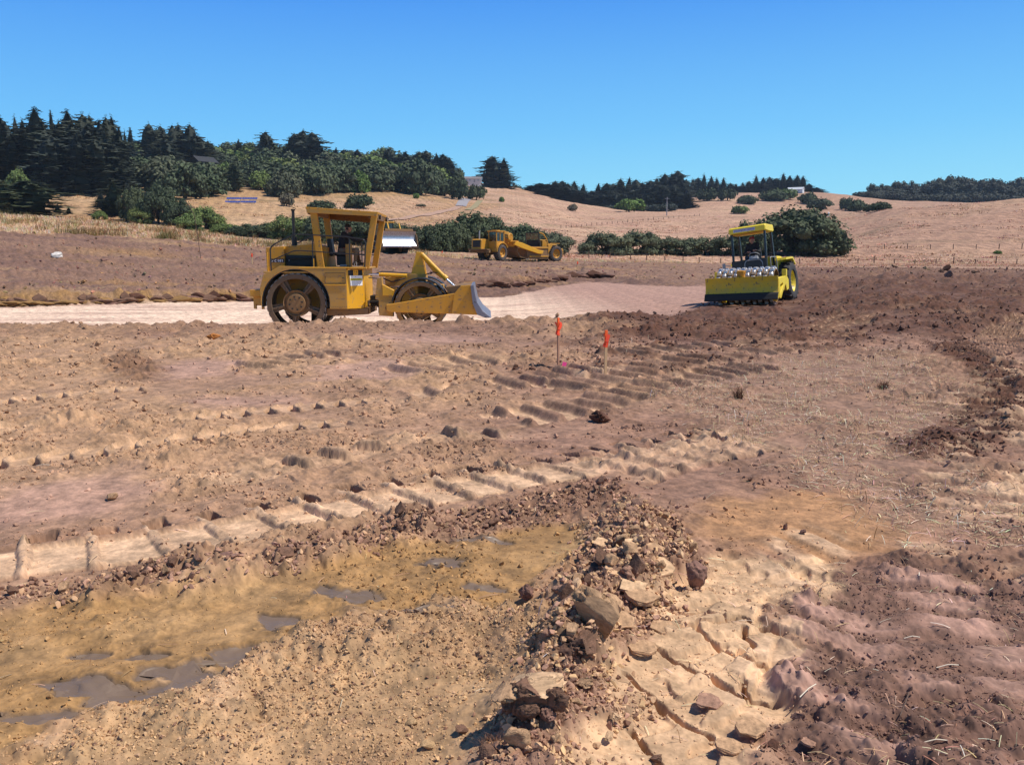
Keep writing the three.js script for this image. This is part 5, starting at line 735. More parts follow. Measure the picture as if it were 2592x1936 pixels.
  for (const s of [1, -1]) {
    const z = s * 1.33, h = part(R, 'handrail', [pipe([[fx(297), fy(632), z], [fx(295), fy(440), z], [fx(330), fy(402), z], [fx(490), fy(324), z], [fx(560), fy(322), z], [fx(900), fy(338), z], [fx(1075), fy(362), z], [fx(1092), fy(395), z], [fx(1080), fy(600), z]], .022), pipe([[fx(296), fy(540), z], [fx(490), fy(458), z], [fx(560), fy(455), z], [fx(1085), fy(492), z]], .018), rod([fx(648), fy(328), z], [fx(648), fy(598), z], .018), rod([fx(957), fy(345), z], [fx(957), fy(600), z], .018)], M.rail);
    if (s > 0) part(h, 'rail_bracket', [rod([fx(655), fy(520), z + .02], [fx(655), fy(590), z + .02], .012)], M.catClean);
  }
  const seat = part(R, 'seat', [box(.46, .13, .5, fx(845), fy(482), .1, { r: .05 }), box(.14, .55, .48, fx(745), fy(425), .1, { r: .05, rz: .12 }), box(.3, .3, .4, fx(840), fy(540), .1)], M.black); void seat;
  part(R, 'console', [prism(P([[888, 400], [936, 400], [934, 602], [890, 602]]), .36, .5), box(.12, .5, .6, fx(1060), fy(520), .1)], M.catDusty);
  part(R, 'steering_wheel', [(() => { const g = new THREE.TorusGeometry(.2, .018, 6, 20); g.rotateY(Math.PI / 2); g.rotateZ(.9); g.translate(fx(1088), fy(400), .1); return g; })(), rod([fx(1088), fy(400), .1], [fx(1075), fy(600), .1], .03)], M.black);
  part(R, 'control_lever', [rod([fx(985), fy(602), .55], [fx(975), fy(545), .55], .012), rod([fx(965), fy(602), .55], [fx(957), fy(540), .55], .012), box(.2, .06, .15, fx(870), fy(580), .6)], M.grey);
  // articulation, front frame, A frame and cylinders
  part(R, 'hitch', [box(.5, .34, .6, fx(1150), fy(890), 0), box(.3, .7, .5, fx(1180), fy(850), 0), rod([fx(1085), fy(893), .5], [fx(1215), fy(893), .5], .06), rod([fx(1180), fy(780), 0], [fx(1180), fy(1000), 0], .14)], M.dark);
  const fr = part(R, 'front_frame', [prism(P([[1180, 690], [1215, 680], [1222, 830], [1305, 830], [1305, 1010], [1190, 1000], [1190, 870], [1160, 860]]), .88, 1.2), prism(P([[1180, 690], [1215, 680], [1222, 830], [1305, 830], [1305, 1010], [1190, 1000]]), -1.2, -.9), prism(P([[1230, 690], [1420, 655], [1575, 660], [1575, 720], [1300, 760], [1230, 760]]), -.5, .55), box(.5, .55, 1.1, fx(1260), fy(850), 0)], M.catDusty);
  part(fr, 'gusset', prism(P([[1222, 740], [1316, 790], [1305, 832], [1225, 830]]), 1.0, 1.22), M.catClean); part(fr, 'pivot_pin', [rod([fx(1280), fy(935), 1.1], [fx(1280), fy(935), 1.5], .075), wheelZ(1, 1, [[.05, 1.5], [.11, 1.5], [.11, 1.46]], 16).translate(fx(1280), fy(935), 0)], M.rusty);
  part(R, 'wheel_cover', [1, -1].map(s => prism([...arc(fc[0], fc[1], .90, 14, 168, 22), ...arc(fc[0], fc[1], .865, 168, 14, 22)], s > 0 ? .62 : -1.40, s > 0 ? 1.40 : -.62, .004)), M.black);
  part(R, 'a_frame', [prism(P([[1500, 468], [1540, 468], [1572, 664], [1448, 664]]), .30, .48), prism(P([[1500, 468], [1540, 468], [1572, 664], [1448, 664]]), -.3, -.12), box(.16, .1, .6, fx(1520), fy(482), .1)], M.catClean);
  const st = part(R, 'steering_cylinder', [rod([fx(1180), fy(657), .75], [fx(1420), fy(668), .75], .062, .062, 14)], M.catClean); part(st, 'piston_rod', rod([fx(1092), fy(655), .75], [fx(1185), fy(657), .75], .036), M.bright);
  const lc = part(R, 'lift_cylinder', [rod([fx(1545), fy(484), .5], [fx(1752), fy(692), .62], .072, .072, 14), rod([fx(1735), fy(672), .6], [fx(1760), fy(698), .62], .09, .09, 14)], M.catClean); part(lc, 'piston_rod', rod([fx(1752), fy(692), .62], [fx(1842), fy(772), .66], .04), M.bright); part(lc, 'cylinder_guard', prism(P([[1535, 495], [1560, 500], [1735, 690], [1705, 688], [1640, 635]]), .40, .46), M.cat);
  part(R, 'hydraulic_hose', [pipe([[fx(1100), fy(670), .6], [fx(1200), fy(632), .62], [fx(1330), fy(640), .6], [fx(1450), fy(650), .5]], .02), pipe([[fx(1575), fy(660), .5], [fx(1640), fy(640), .6], [fx(1700), fy(645), .62]], .016), pipe([[fx(1215), fy(690), .7], [fx(1290), fy(720), .75], [fx(1400), fy(690), .6]], .022), pipe([[fx(1090), fy(682), .8], [fx(1160), fy(690), .8], [fx(1220), fy(690), .75]], .018)], M.rubber);
  for (const s of [1, -1]) part(R, 'push_arm', prism(P([[1268, 905], [1300, 903], [1905, 803], [1912, 812], [1860, 980], [1290, 962], [1268, 950]]), s > 0 ? 1.46 : -1.62, s > 0 ? 1.62 : -1.46, .015), M.cat);
  const bl = part(R, 'blade', [prism(P([[1998, 742], [2006, 800], [2024, 880], [2068, 950], [2142, 1012], [2095, 1010], [2030, 985], [1992, 890], [1975, 744]]), -1.85, 1.85)], M.wornSteel);
  bl.userData.label = 'worn grey steel blade with curved cutting edge';
  part(bl, 'blade_side', prism(P([[1838, 812], [1892, 748], [1980, 742], [1994, 880], [2032, 988], [1815, 978]]), 1.66, 1.76), M.cat); part(bl, 'blade_side', prism(P([[1838, 812], [1892, 748], [1980, 742], [1994, 880], [2032, 988], [1815, 978]]), -1.76, -1.66), M.cat);
  part(bl, 'blade_back', [prism(P([[1760, 762], [1880, 748], [1975, 744], [1990, 860], [1900, 830], [1790, 830]]), -1.3, 1.3), box(.3, .12, 3.3, fx(1930), fy(950), 0)], M.rusty);
  // operator
  const p = thing('person', 'driver in dark jacket and khaki trousers seated on the spoked roller', 'person', [0, 0, 0]);
  seatedPerson(p, { hip: [0, 0, 0], chest: [.08, .40, 0], neck: [.14, .56, 0], head: [.20, .70, 0], hands: [[.80, .38, -.1], [.82, .37, .12]], elbows: [[.42, .33, -.26], [.44, .33, .27]], knees: [[.44, .03, -.16], [.46, .02, .14]], feet: [[.50, -.38, -.17], [.42, -.40, .15]] }, { jacket: cloth(.022, .020, .022), trousers: cloth(.26, .19, .12), vest: cloth(.42, .07, .03), cap: cloth(.02, .02, .022), muffs: 1, boots: cloth(.10, .07, .05) });
  R.updateMatrixWorld(true); p.position.copy(R.localToWorld(V(fx(842), fy(455) , .1))); p.rotation.y = R.rotation.y;
  shade(R); shade(p);
}
// ---------------------------------------------------------------- padfoot compactor (x forward, y up, z its right hand side)
{
  const D = 31.2, r0 = ray(1896, 722), x0 = r0.t * D, th = Math.atan2(-.890, -.456);
  const R = thing('padfoot_compactor', 'lemon yellow compactor with studded drum, front blade and tilted canopy', 'compactor', [x0, -.11, -D], th); R.scale.setScalar(.945);
  const F = new THREE.Matrix4().makeRotationX(.055), B = new THREE.Matrix4().makeTranslation(-1.1, .02, 0).multiply(new THREE.Matrix4().makeRotationY(-.08)).multiply(new THREE.Matrix4().makeRotationX(.13)).multiply(new THREE.Matrix4().makeTranslation(1.1, 0, 0));
  const f = (n, g, m, p = R) => { const q = part(p, n, g, m); if (p === R) q.applyMatrix4(F); return q; }, b = (n, g, m, p = R) => { const q = part(p, n, g, m); if (p === R) q.applyMatrix4(B); return q; };
  const DY = .74, DR = .64;
  const drum = f('drum', [wheelZ(DR, 2.12, [[.93, -.47], [.94, -.5], [1, -.5], [1, .5], [.94, .5], [.93, .47]], 48).translate(0, DY, 0), wheelZ(DR, 2.12, [[.93, -.5], [.93, .5]], 48).translate(0, DY, 0), wheelZ(DR, 2.12, [[0, -.33], [.93, -.33]], 32).translate(0, DY, 0), wheelZ(DR, 2.12, [[.93, .33], [0, .33]], 32).translate(0, DY, 0)], M.rusty);
  const pad = box(.19, .11, .16, 0, DR + .045, 0, { r: .025 }); { const p = pad.attributes.position; for (let i = 0; i < p.count; i++) if (p.getY(i) > DR + .05) p.setXYZ(i, p.getX(i) * .66, p.getY(i), p.getZ(i) * .78); pad.computeVertexNormals(); }
  for (let c = 0; c < 10; c++) for (let i = 0; i < 15; i++) { const m = part(drum, 'pad', pad, M.polished); m.position.set(0, DY, (c - 4.5) * .215); m.rotation.z = (i + (c % 2) * .5) / 15 * Math.PI * 2; }
  part(drum, 'drum_bearing', [rod([0, DY, -1.1], [0, DY, 1.1], .16), ...[0, 1, 2, 3, 4, 5].map(i => rod([Math.cos(i * 1.047) * .28, DY + Math.sin(i * 1.047) * .28, -.75], [Math.cos(i * 1.047) * .28, DY + Math.sin(i * 1.047) * .28, -.9], .06))], M.dark);
  for (const s of [-1, 1]) {
    const z0 = s < 0 ? -1.34 : 1.20, z1 = z0 + .14, fr = f('drum_frame', [prism([[1.02, 1.02], [.45, 1.06], [-.62, 1.08], [-.95, .95], [-1.05, .60], [-.62, .55], [-.35, .80], [.05, .64], [.62, .30], [.98, .34]], z0, z1, .012, [[.10, .80], [.72, .46], [.80, .52], [.78, .80], [.30, .86]]), box(.22, .28, .16, -.5, 1.2, (z0 + z1) / 2)], M.lemon);
    part(fr, 'frame_gusset', [prism([[.98, .34], [1.12, .30], [1.12, .62], [.98, .80]], z0 + .02, z1 - .02)], M.lemon); part(fr, 'axle_cap', [rod([0, DY, z0 - .01 * s], [0, DY, z0 + .16], .17)], M.lemon); }
  f('cross_beam', [box(.2, .35, 2.5, -1.0, .8, 0), box(.16, .12, 2.5, .98, .95, 0, { r: .02 })], M.lemonDirty);
  const mold = f('blade', prism([[1.16, 1.12], [1.22, 1.12], [1.16, .92], [1.15, .74], [1.20, .56], [1.30, .45], [1.25, .43], [1.13, .54], [1.09, .74], [1.10, .94]], -1.34, 1.30), M.lemonDirty);
  mold.userData.label = 'scuffed yellow curved blade with black cutting edge';
  part(mold, 'cutting_edge', prism([[1.24, .54], [1.30, .48], [1.37, .31], [1.33, .29], [1.24, .45], [1.17, .53]], -1.35, 1.31), M.dark); part(mold, 'blade_bracket', [prism([[1.1, 1.0], [1.18, 1.34], [1.0, 1.36], [.9, 1.0]], -.12, .14), box(.1, .1, .3, 1.05, 1.28, 0)], M.cat); part(mold, 'blade_brace', [prism([[1.12, .34], [.9, .22], [.75, .24], [1.1, .5]], -1.25, -1.1), prism([[1.12, .34], [.9, .22], [.75, .24], [1.1, .5]], .6, .75)], M.lemon);
  // rear half
  tyre(R, -2.92, .76, -.86, .78, .58, M.lemon, { face: -1, mat: M.rubber, lugs: 16 }).applyMatrix4(B); tyre(R, -2.92, .76, .86, .78, .58, M.lemon, { face: 1, mat: M.rubber, lugs: 16 }).applyMatrix4(B);
  b('rear_frame', [box(2.6, .5, 1.0, -2.6, .75, 0), box(.5, .3, .4, -1.2, .7, 0), rod([-2.92, .76, -.9], [-2.92, .76, .9], .15)], M.dark);
  const hood = b('engine_hood', [prism([[-2.35, 1.05], [-2.35, 1.78], [-3.0, 1.76], [-3.9, 1.55], [-4.05, 1.3], [-4.05, .8], [-2.35, .8]], -.72, .72, .03)], M.lemon); part(hood, 'fender', [1, -1].map(s => prism([[-2.15, 1.62], [-2.2, 1.70], [-3.2, 1.72], [-3.55, 1.45], [-3.5, 1.42], [-3.15, 1.66]], s > 0 ? .58 : -1.12, s > 0 ? 1.12 : -.58)), M.lemon); part(hood, 'tail_lamp', [box(.06, .1, .12, -3.56, 1.52, -.95)], M.redpaint);
  b('platform', [box(1.35, .18, 1.5, -1.62, 1.12, 0), box(.10, .62, 1.36, -1.02, 1.44, .02), box(.3, .5, .5, -2.15, 1.4, 0)], M.black);
  for (const [x, z] of [[-1.02, -.64], [-1.02, .64]]) b('canopy_post', prism([[x - .04, 1.1], [x + .04, 1.1], [x - .10, 2.80], [x - .17, 2.80]], z - .035, z + .04), M.rail); for (const z of [-.64, .64]) b('canopy_post', prism([[-2.24, 1.1], [-2.16, 1.1], [-1.98, 2.80], [-2.06, 2.80]], z - .035, z + .04), M.rail);
  const roof = b('canopy_roof', [prism([[-1.02, 2.84], [-1.02, 2.98], [-1.1, 3.02], [-2.1, 3.0], [-2.15, 2.82], [-2.08, 2.78], [-1.4, 2.80]], -.72, .72, .03)], M.lemon); part(roof, 'canopy_sign', (() => { const g = new THREE.BoxGeometry(.005, .11, .85); g.translate(-.985, 2.91, .1); return g; })(), print(.85, .12, 300, (c, W, H) => { c.fillStyle = '#c9c4cf'; c.fillRect(0, 0, W, H); c.fillStyle = '#3b3a86'; c.font = `bold ${H * .8}px sans-serif`; c.textAlign = 'center'; c.textBaseline = 'middle'; c.fillText('EQUIPMENT RENTS', W / 2, H * .54, W * .94); }));
  part(roof, 'roof_lining', box(.95, .03, 1.3, -1.6, 2.77, 0), M.cat);
  b('seat', [box(.48, .14, .5, -1.82, 1.60, .05, { r: .05 }), box(.14, .6, .48, -2.04, 1.9, .05, { r: .05, rz: .12 }), box(.3, .3, .36, -1.85, 1.4, .05)], M.black);
  b('steering_column', [rod([-1.12, 1.3, -.12], [-1.3, 1.86, -.12], .05), box(.16, .14, .34, -1.2, 1.78, -.12, { rz: .6 }), (() => { const g = new THREE.TorusGeometry(.19, .017, 6, 20); g.rotateX(Math.PI / 2); g.rotateZ(.45); g.translate(-1.33, 1.92, -.12); return g; })()], M.grey);
  b('handrail', [pipe([[-1.0, 1.2, -.55], [-.98, 1.6, -.5], [-.98, 1.72, -.4], [-.98, 1.72, .1], [-.98, 1.6, .18], [-.98, 1.2, .2]], .02), pipe([[-1.2, 1.2, -.76], [-1.2, 1.75, -.76], [-2.0, 1.75, -.76], [-2.1, 1.2, -.76]], .018)], M.grey);
  b('mirror', [rod([-1.0, 1.6, .76], [-1.0, 1.62, .98], .012), box(.03, .2, .12, -1.0, 1.62, 1.02)], M.grey);
  b('step', [box(.35, .04, .3, -1.55, .75, -.75), box(.35, .04, .3, -1.55, .45, -.78), rod([-1.38, 1.1, -.78], [-1.38, .42, -.8], .015), rod([-1.72, 1.1, -.78], [-1.72, .42, -.8], .015)], M.black);
  const p = thing('person', 'driver in black with red cap seated under the compactor canopy', 'person', [0, 0, 0]);
  seatedPerson(p, { hip: [0, 0, 0], chest: [.05, .41, 0], neck: [.08, .57, 0], head: [.12, .71, -.01], hands: [[.50, .30, -.22], [.50, .26, .06]], elbows: [[.22, .22, -.30], [.22, .20, .28]], knees: [[.43, .05, -.18], [.43, .05, .16]], feet: [[.50, -.36, -.18], [.50, -.36, .16]] }, { jacket: cloth(.018, .018, .02), trousers: cloth(.05, .055, .07), cap: cloth(.30, .03, .035), brim: 1, boots: cloth(.06, .05, .04) });
  R.updateMatrixWorld(true); const w = new THREE.Matrix4().multiplyMatrices(R.matrixWorld, B).multiply(new THREE.Matrix4().makeTranslation(-1.84, 1.80, .05)); w.decompose(p.position, p.quaternion, p.scale);
  shade(R); shade(p);
}
// ---------------------------------------------------------------- wheel tractor scraper, bent at its hitch
{
  const D = 99, r0 = ray(1246, 652), x0 = r0.t * D, g0 = baseY(x0, D), aT = 35 * Math.PI / 180, aB = 54 * Math.PI / 180;
  const R = thing('wheel_scraper', 'yellow wheel tractor scraper bent at the hitch beside the creek oaks', 'scraper', [x0, g0, -D], 0);
  const head = a => Math.atan2(-Math.cos(a), -Math.sin(a));
  const T = new THREE.Matrix4().makeRotationY(head(aT)), hitch = V(-1.0, 0, 0).applyMatrix4(T), B = new THREE.Matrix4().makeRotationY(head(aB)); B.setPosition(hitch.x, (baseY(x0 + 5.8, D - .0) - g0) * .6, hitch.z);
  const t = (n, g, m, p = R) => { const q = part(p, n, g, m); if (p === R) q.applyMatrix4(T); return q; }, b = (n, g, m, p = R) => { const q = part(p, n, g, m); if (p === R) q.applyMatrix4(B); return q; };
  for (const s of [-1, 1]) tyre(R, 0, .93, s * 1.12, .93, .74, M.cat, { face: s }).applyMatrix4(T);
  t('tractor_frame', [box(3.4, .35, 1.1, .6, 1.15, 0), box(.3, .3, 2.6, 2.25, 1.05, 0), box(.5, .12, 2.7, 2.5, 1.25, 0), rod([0, .93, -1], [0, .93, 1], .25)], M.rusty);
  const hood = t('engine_hood', [prism([[.55, 1.3], [.55, 2.35], [2.05, 2.40], [2.2, 2.3], [2.25, 1.3]], -.15, 1.15, .03)], M.cat); part(hood, 'grille', [box(.04, .75, 1.0, 2.26, 1.9, .5), ...[0, 1, 2, 3].map(i => box(.05, .03, 1.0, 2.28, 1.6 + i * .2, .5))], M.black); part(hood, 'grille_bar', [box(.06, .06, 1.25, 2.28, 1.42, .5), box(.06, .06, 1.25, 2.28, 1.26, .5)], M.catClean); part(hood, 'exhaust_stack', [rod([1.2, 2.3, .9], [1.2, 3.1, .9], .08), rod([1.2, 3.1, .9], [1.12, 3.35, .9], .06)], M.grey);
  const cab = t('cab', [box(.10, 1.05, .10, .95, 2.7, -.25), box(.10, 1.05, .10, .95, 2.7, -1.28), box(.12, 2.0, .10, -.45, 2.25, -1.28), box(.12, 2.0, .10, -.45, 2.25, -.25), box(1.4, 1.0, .06, .25, 1.68, -1.30), box(.06, 1.0, 1.1, .98, 1.68, -.76), box(.06, 1.9, 1.0, -.45, 2.2, -.76), box(.08, 2.0, .08, .3, 2.2, -1.30)], M.cat);
  part(cab, 'cab_roof', [box(1.75, .12, 1.35, .25, 3.28, -.76, { r: .04 }), box(.2, .1, 1.0, .4, 3.38, -.76)], M.cat); part(cab, 'windscreen', box(.03, .95, .95, .96, 2.72, -.76), M.glass); part(cab, 'side_window', [box(.55, .95, .03, -.06, 2.68, -1.29), box(.5, .95, .03, .62, 2.68, -1.29)], M.glass); part(cab, 'seat', [box(.5, .7, .5, -.05, 2.2, -.76)], M.black);
  t('fender', [1, -1].map(s => prism([...arc(0, .93, 1.12, 5, 150, 14), ...arc(0, .93, 1.05, 150, 5, 14)], s > 0 ? .75 : -1.5, s > 0 ? 1.5 : -.75)), M.cat);
  t('ladder', [box(.4, .04, .3, 2.5, .7, -1.1), box(.4, .04, .3, 2.5, 1.0, -1.1), rod([2.35, 1.25, -1.2], [2.35, .6, -1.2], .03), rod([2.65, 1.25, -1.2], [2.65, .6, -1.2], .03), rod([2.6, 1.25, .9], [2.6, 2.6, .9], .03), rod([2.6, 2.6, .9], [2.2, 2.6, .9], .03)], M.rusty);
  // gooseneck and bowl: x runs back towards negative
  const neck = b('gooseneck', [prism([[.35, 1.2], [.35, 2.3], [.1, 3.0], [-.5, 3.4], [-1.3, 3.3], [-1.75, 2.8], [-1.8, 2.2], [-1.5, 1.85], [-1.2, 2.1], [-1.1, 2.6], [-.6, 2.7], [-.35, 2.3], [-.35, 1.2]], -.45, .45, .06)], M.cat); part(neck, 'neck_ring', (() => { const g = new THREE.TorusGeometry(.42, .13, 8, 20); g.rotateY(.4); g.translate(-1.55, 2.75, -.3); return g; })(), M.cat); part(neck, 'hydraulic_hose', [pipe([[.2, 2.6, -.5], [-.4, 2.9, -.55], [-1.0, 2.7, -.5], [-1.5, 2.4, -.5]], .05), pipe([[.2, 2.9, -.48], [-.5, 3.15, -.5], [-1.2, 3.0, -.5]], .04)], M.dark);
  for (const s of [-1, 1]) { const z0 = s < 0 ? -1.72 : 1.42; b('draft_arm', prism([[-1.5, 2.25], [-1.2, 1.95], [-2.2, 1.6], [-4.6, .95], [-5.2, .95], [-5.3, 1.25], [-4.6, 1.35], [-2.8, 1.95], [-2.2, 2.15]], z0, z0 + .3, .03), M.catClean); }
  b('draft_tube', [rod([-1.6, 2.1, -1.6], [-1.6, 2.1, 1.6], .32, .32, 16)], M.cat);
  const bowl = b('bowl', [prism([[-3.1, 1.75], [-6.2, 1.75], [-6.4, .7], [-6.1, .35], [-3.4, .32], [-3.2, .6]], -1.42, -1.32), prism([[-3.1, 1.75], [-6.2, 1.75], [-6.4, .7], [-6.1, .35], [-3.4, .32], [-3.2, .6]], 1.32, 1.42), box(3.0, .12, 2.7, -4.8, .38, 0)], M.rusty);
  part(bowl, 'apron', prism([...arc(-2.6, 1.15, 1.0, 150, 285, 12).map(([x, y]) => [x, y]), ...arc(-2.6, 1.15, .92, 285, 150, 12)], -1.35, 1.35, .01), M.rusty); part(bowl, 'apron_face', prism([[-1.9, 1.75], [-1.7, 1.2], [-2.2, .55], [-3.3, .35], [-3.4, .45], [-2.3, .68], [-1.85, 1.2]], -1.36, 1.36), M.rusty); part(bowl, 'side_rib', [prism([[-3.3, 1.7], [-6.2, 1.7], [-6.2, 1.55], [-3.3, 1.55]], -1.50, -1.42), prism([[-3.5, .7], [-6.2, .7], [-6.2, .58], [-3.5, .58]], -1.5, -1.42)], M.cat); part(bowl, 'cutting_edge', box(.5, .06, 2.9, -3.2, .30, 0), M.steel);
  const ej = b('ejector', [prism([[-5.2, 1.6], [-5.1, 2.5], [-5.2, 2.5], [-5.35, 1.6]], -1.25, 1.25), box(.12, 1.1, .12, -5.0, 2.8, -1.25), box(.12, 1.1, .12, -5.0, 2.8, 1.25), box(.14, .12, 2.6, -5.0, 3.36, 0)], M.dark); for (let i = 0; i < 9; i++) part(ej, 'guard_slat', box(.05, .75, .13, -4.96, 2.95, -1.05 + i * .262, { rz: -.12 }), M.rusty);
  part(ej, 'guard_frame', [pipe([[-5.0, 3.36, -1.27], [-5.6, 3.2, -1.27], [-6.1, 2.6, -1.27], [-6.3, 2.0, -1.27]], .07), rod([-5.1, 2.5, -1.27], [-6.1, 2.5, -1.27], .05)], M.cat);
  b('rear_frame', [prism([[-5.9, 1.75], [-5.9, 2.5], [-6.4, 2.35], [-7.0, 2.0], [-8.0, 1.95], [-8.6, 1.5], [-8.7, .8], [-6.3, .8]], -.75, .75, .04), rod([-7.45, .95, -1.1], [-7.45, .95, 1.1], .28), prism([[-6.2, 1.9], [-6.2, 1.0], [-6.9, 2.05], [-7.9, 2.1], [-7.9, 2.15], [-6.7, 2.15]], -1.5, -1.2)], M.cat); const pb = b('push_block', [box(.5, .6, 1.3, -8.9, 1.15, 0, { r: .05 }), box(.3, .9, .8, -9.15, 1.1, 0, { r: .06 })], M.cat); void pb;
  for (const s of [-1, 1]) tyre(R, -7.45, .95, s * 1.15, .95, .76, M.cat, { face: s }).applyMatrix4(B);
  shade(R);
}
// ---------------------------------------------------------------- crawler dozer
{
  const D = 87, r0 = ray(980, 642), x0 = r0.t * D, a = 34 * Math.PI / 180;
  const R = thing('crawler_dozer', 'crawler dozer with polished blade standing behind the spoked roller', 'bulldozer', [x0, baseY(x0, D), -D], Math.atan2(-Math.cos(a), Math.sin(a)));
  for (const s of [-1, 1]) { const tr = part(R, 'crawler_track', prism([...arc(-1.7, .52, .52, 90, 270, 10), ...arc(1.5, .48, .48, 270, 450, 10), [.9, 1.15], [-.9, 1.12]], s * 1.05 - .28, s * 1.05 + .28, .02), M.dark); part(tr, 'track_shoes', [...Array(13)].map((_, i) => box(.06, .06, .58, -1.9 + i * .3, .02, s * 1.05)), M.steel); part(tr, 'sprocket', [rod([-1.0, 1.0, s * 1.05 - .33], [-1.0, 1.0, s * 1.05 + .33], .42, .42, 14), rod([1.4, .5, s * 1.05 - .31], [1.4, .5, s * 1.05 + .31], .36, .36, 14)], M.rusty); }
  const hood = part(R, 'engine_hood', [box(1.7, .95, 1.1, .75, 1.6, 0, { r: .06 }), box(.1, .9, 1.0, 1.63, 1.55, 0), box(3.2, .5, 1.5, -.2, .95, 0)], M.rusty); part(hood, 'exhaust_stack', rod([.7, 2.05, .25], [.7, 2.75, .25], .06), M.dark);
  const cab = part(R, 'cab', [box(.1, 1.3, .1, -.15, 2.4, -.75), box(.1, 1.3, .1, -.15, 2.4, .75), box(.1, 1.3, .1, -1.6, 2.4, -.75), box(.1, 1.3, .1, -1.6, 2.4, .75), box(1.6, .6, 1.6, -.85, 1.55, 0)], M.dark); part(cab, 'cab_roof', box(1.8, .14, 1.75, -.88, 3.08, 0, { r: .04 }), M.cat); part(cab, 'windscreen', [box(.03, 1.15, 1.4, -.13, 2.4, 0), box(1.4, 1.15, .03, -.87, 2.4, .77), box(1.4, 1.15, .03, -.87, 2.4, -.77)], M.glass);
  const bp = []; for (let i = 0; i <= 10; i++) { const q = i / 10; bp.push([2.75 - .34 * Math.sin(Math.PI * q * .9) + .12 * (1 - q), .75 + 1.4 * q]); } const back = bp.slice().reverse().map(([x, y]) => [x - .1, y]);
  const bl = part(R, 'blade', prism([...bp, ...back], -1.85, 1.85, .01), M.dozerSteel); bl.userData.label = 'sun glinting polished steel blade'; part(bl, 'end_plate', [prism([[2.3, .75], [3.0, .7], [2.75, 1.7], [2.35, 2.1]], -1.9, -1.84), prism([[2.3, .75], [3.0, .7], [2.75, 1.7], [2.35, 2.1]], 1.84, 1.9)], M.rusty); part(bl, 'cutting_edge', prism([[2.85, .76], [3.02, .64], [2.98, .60], [2.75, .75]], -1.9, 1.9), M.bright); part(bl, 'spill_guard', prism([[2.66, 2.13], [2.72, 2.15], [2.68, 2.36], [2.62, 2.36]], -1.5, 1.5), M.rusty);
  for (const s of [-1, 1]) { part(R, 'push_arm', prism([[-.6, .45], [2.4, .35], [2.4, .65], [-.6, .75]], s * 1.45 - .1, s * 1.45 + .1), M.rusty); const c = part(R, 'lift_cylinder', rod([1.4, 2.95, s * .62], [1.9, 1.9, s * .62], .075), M.catClean); part(c, 'piston_rod', rod([1.9, 1.9, s * .62], [2.4, .9, s * .62], .04), M.bright); }
  shade(R);
}
// ---------------------------------------------------------------- stakes, pole, fences
const woodMat = new THREE.MeshStandardMaterial({ color: new THREE.Color(.55, .36, .20), roughness: .85 }), woodDark = new THREE.MeshStandardMaterial({ color: new THREE.Color(.34, .18, .12), roughness: .9 }), orangeMat = new THREE.MeshStandardMaterial({ color: new THREE.Color(.95, .13, .02), roughness: .7 }), pinkMat = new THREE.MeshStandardMaterial({ color: new THREE.Color(.9, .08, .33), roughness: .6 }), postMat = new THREE.MeshStandardMaterial({ color: new THREE.Color(.12, .075, .055), roughness: .95 });
function stake(u, v0, v1, label, wood, o = {}) {
  const q = hit(u, v1), L = q.length(), h = (v1 - v0) * L / FPX, w = o.w ?? .042, gy = groundY(q.x, q.z), t = thing('survey_stake', label, 'stake', [q.x, gy, q.z], o.turn ?? .5, 'orange topped survey stakes'); t.rotation.z = o.lean ?? 0;
  part(t, 'lath', box(w, h * .66 + .15, w * .45, 0, h * .33 - .075, 0, { r: .003 }), wood); part(t, 'painted_top', box(w * 1.02, h * .36, w * .47, 0, h * .83, 0, { r: .003 }), orangeMat);
  const rib = []; for (let i = 0; i < 3; i++) { const a = i * 2.1, g = new THREE.PlaneGeometry(w * .9, h * .26, 2, 5), p = g.attributes.position; for (let k = 0; k < p.count; k++) p.setZ(k, .018 * Math.sin(p.getY(k) * 34 + a) + .012 * Math.sin(p.getX(k) * 90 + a)); g.rotateZ((i - 1) * .22); g.rotateY(a); g.translate(Math.sin(a) * w * .5, h * .80, Math.cos(a) * w * .55); rib.push(g); }
  part(t, 'ribbon', rib, new THREE.MeshStandardMaterial({ color: new THREE.Color(.98, .09, .04), roughness: .55, side: THREE.DoubleSide })); return t;
}
stake(1413, 805, 932, 'reddish survey stake with orange ribbon next to the pink flag', woodDark, { turn: .9, lean: .01 });
stake(1532, 830, 952, 'pale wooden survey stake with orange ribbon before the fine tracks', woodMat, { turn: .4, lean: -.01 });
stake(638, 643, 668, 'small orange topped stake on the bank behind the roller engine', woodMat, { w: .09 }); stake(1462, 662, 682, 'small orange topped stake on the bench below the scraper', woodMat, { w: .09 }); stake(1119, 636, 648, 'small orange stake between dozer and scraper', woodMat, { w: .09 });
{ const q = hit(1421, 932), t = thing('pin_flag', 'tiny pink plastic flag at the foot of the reddish stake', 'flag', [q.x, groundY(q.x, q.z), q.z], .3); part(t, 'wire', rod([0, -.05, 0], [.01, .08, 0], .003), M.steel); const g = new THREE.PlaneGeometry(.06, .07, 3, 3), p = g.attributes.position; for (let i = 0; i < p.count; i++) p.setZ(i, .012 * Math.sin(p.getX(i) * 80)); g.translate(.035, .05, 0); g.rotateZ(-.3); part(t, 'pennant', g, new THREE.MeshStandardMaterial({ color: new THREE.Color(.9, .08, .33), roughness: .6, side: THREE.DoubleSide })); }
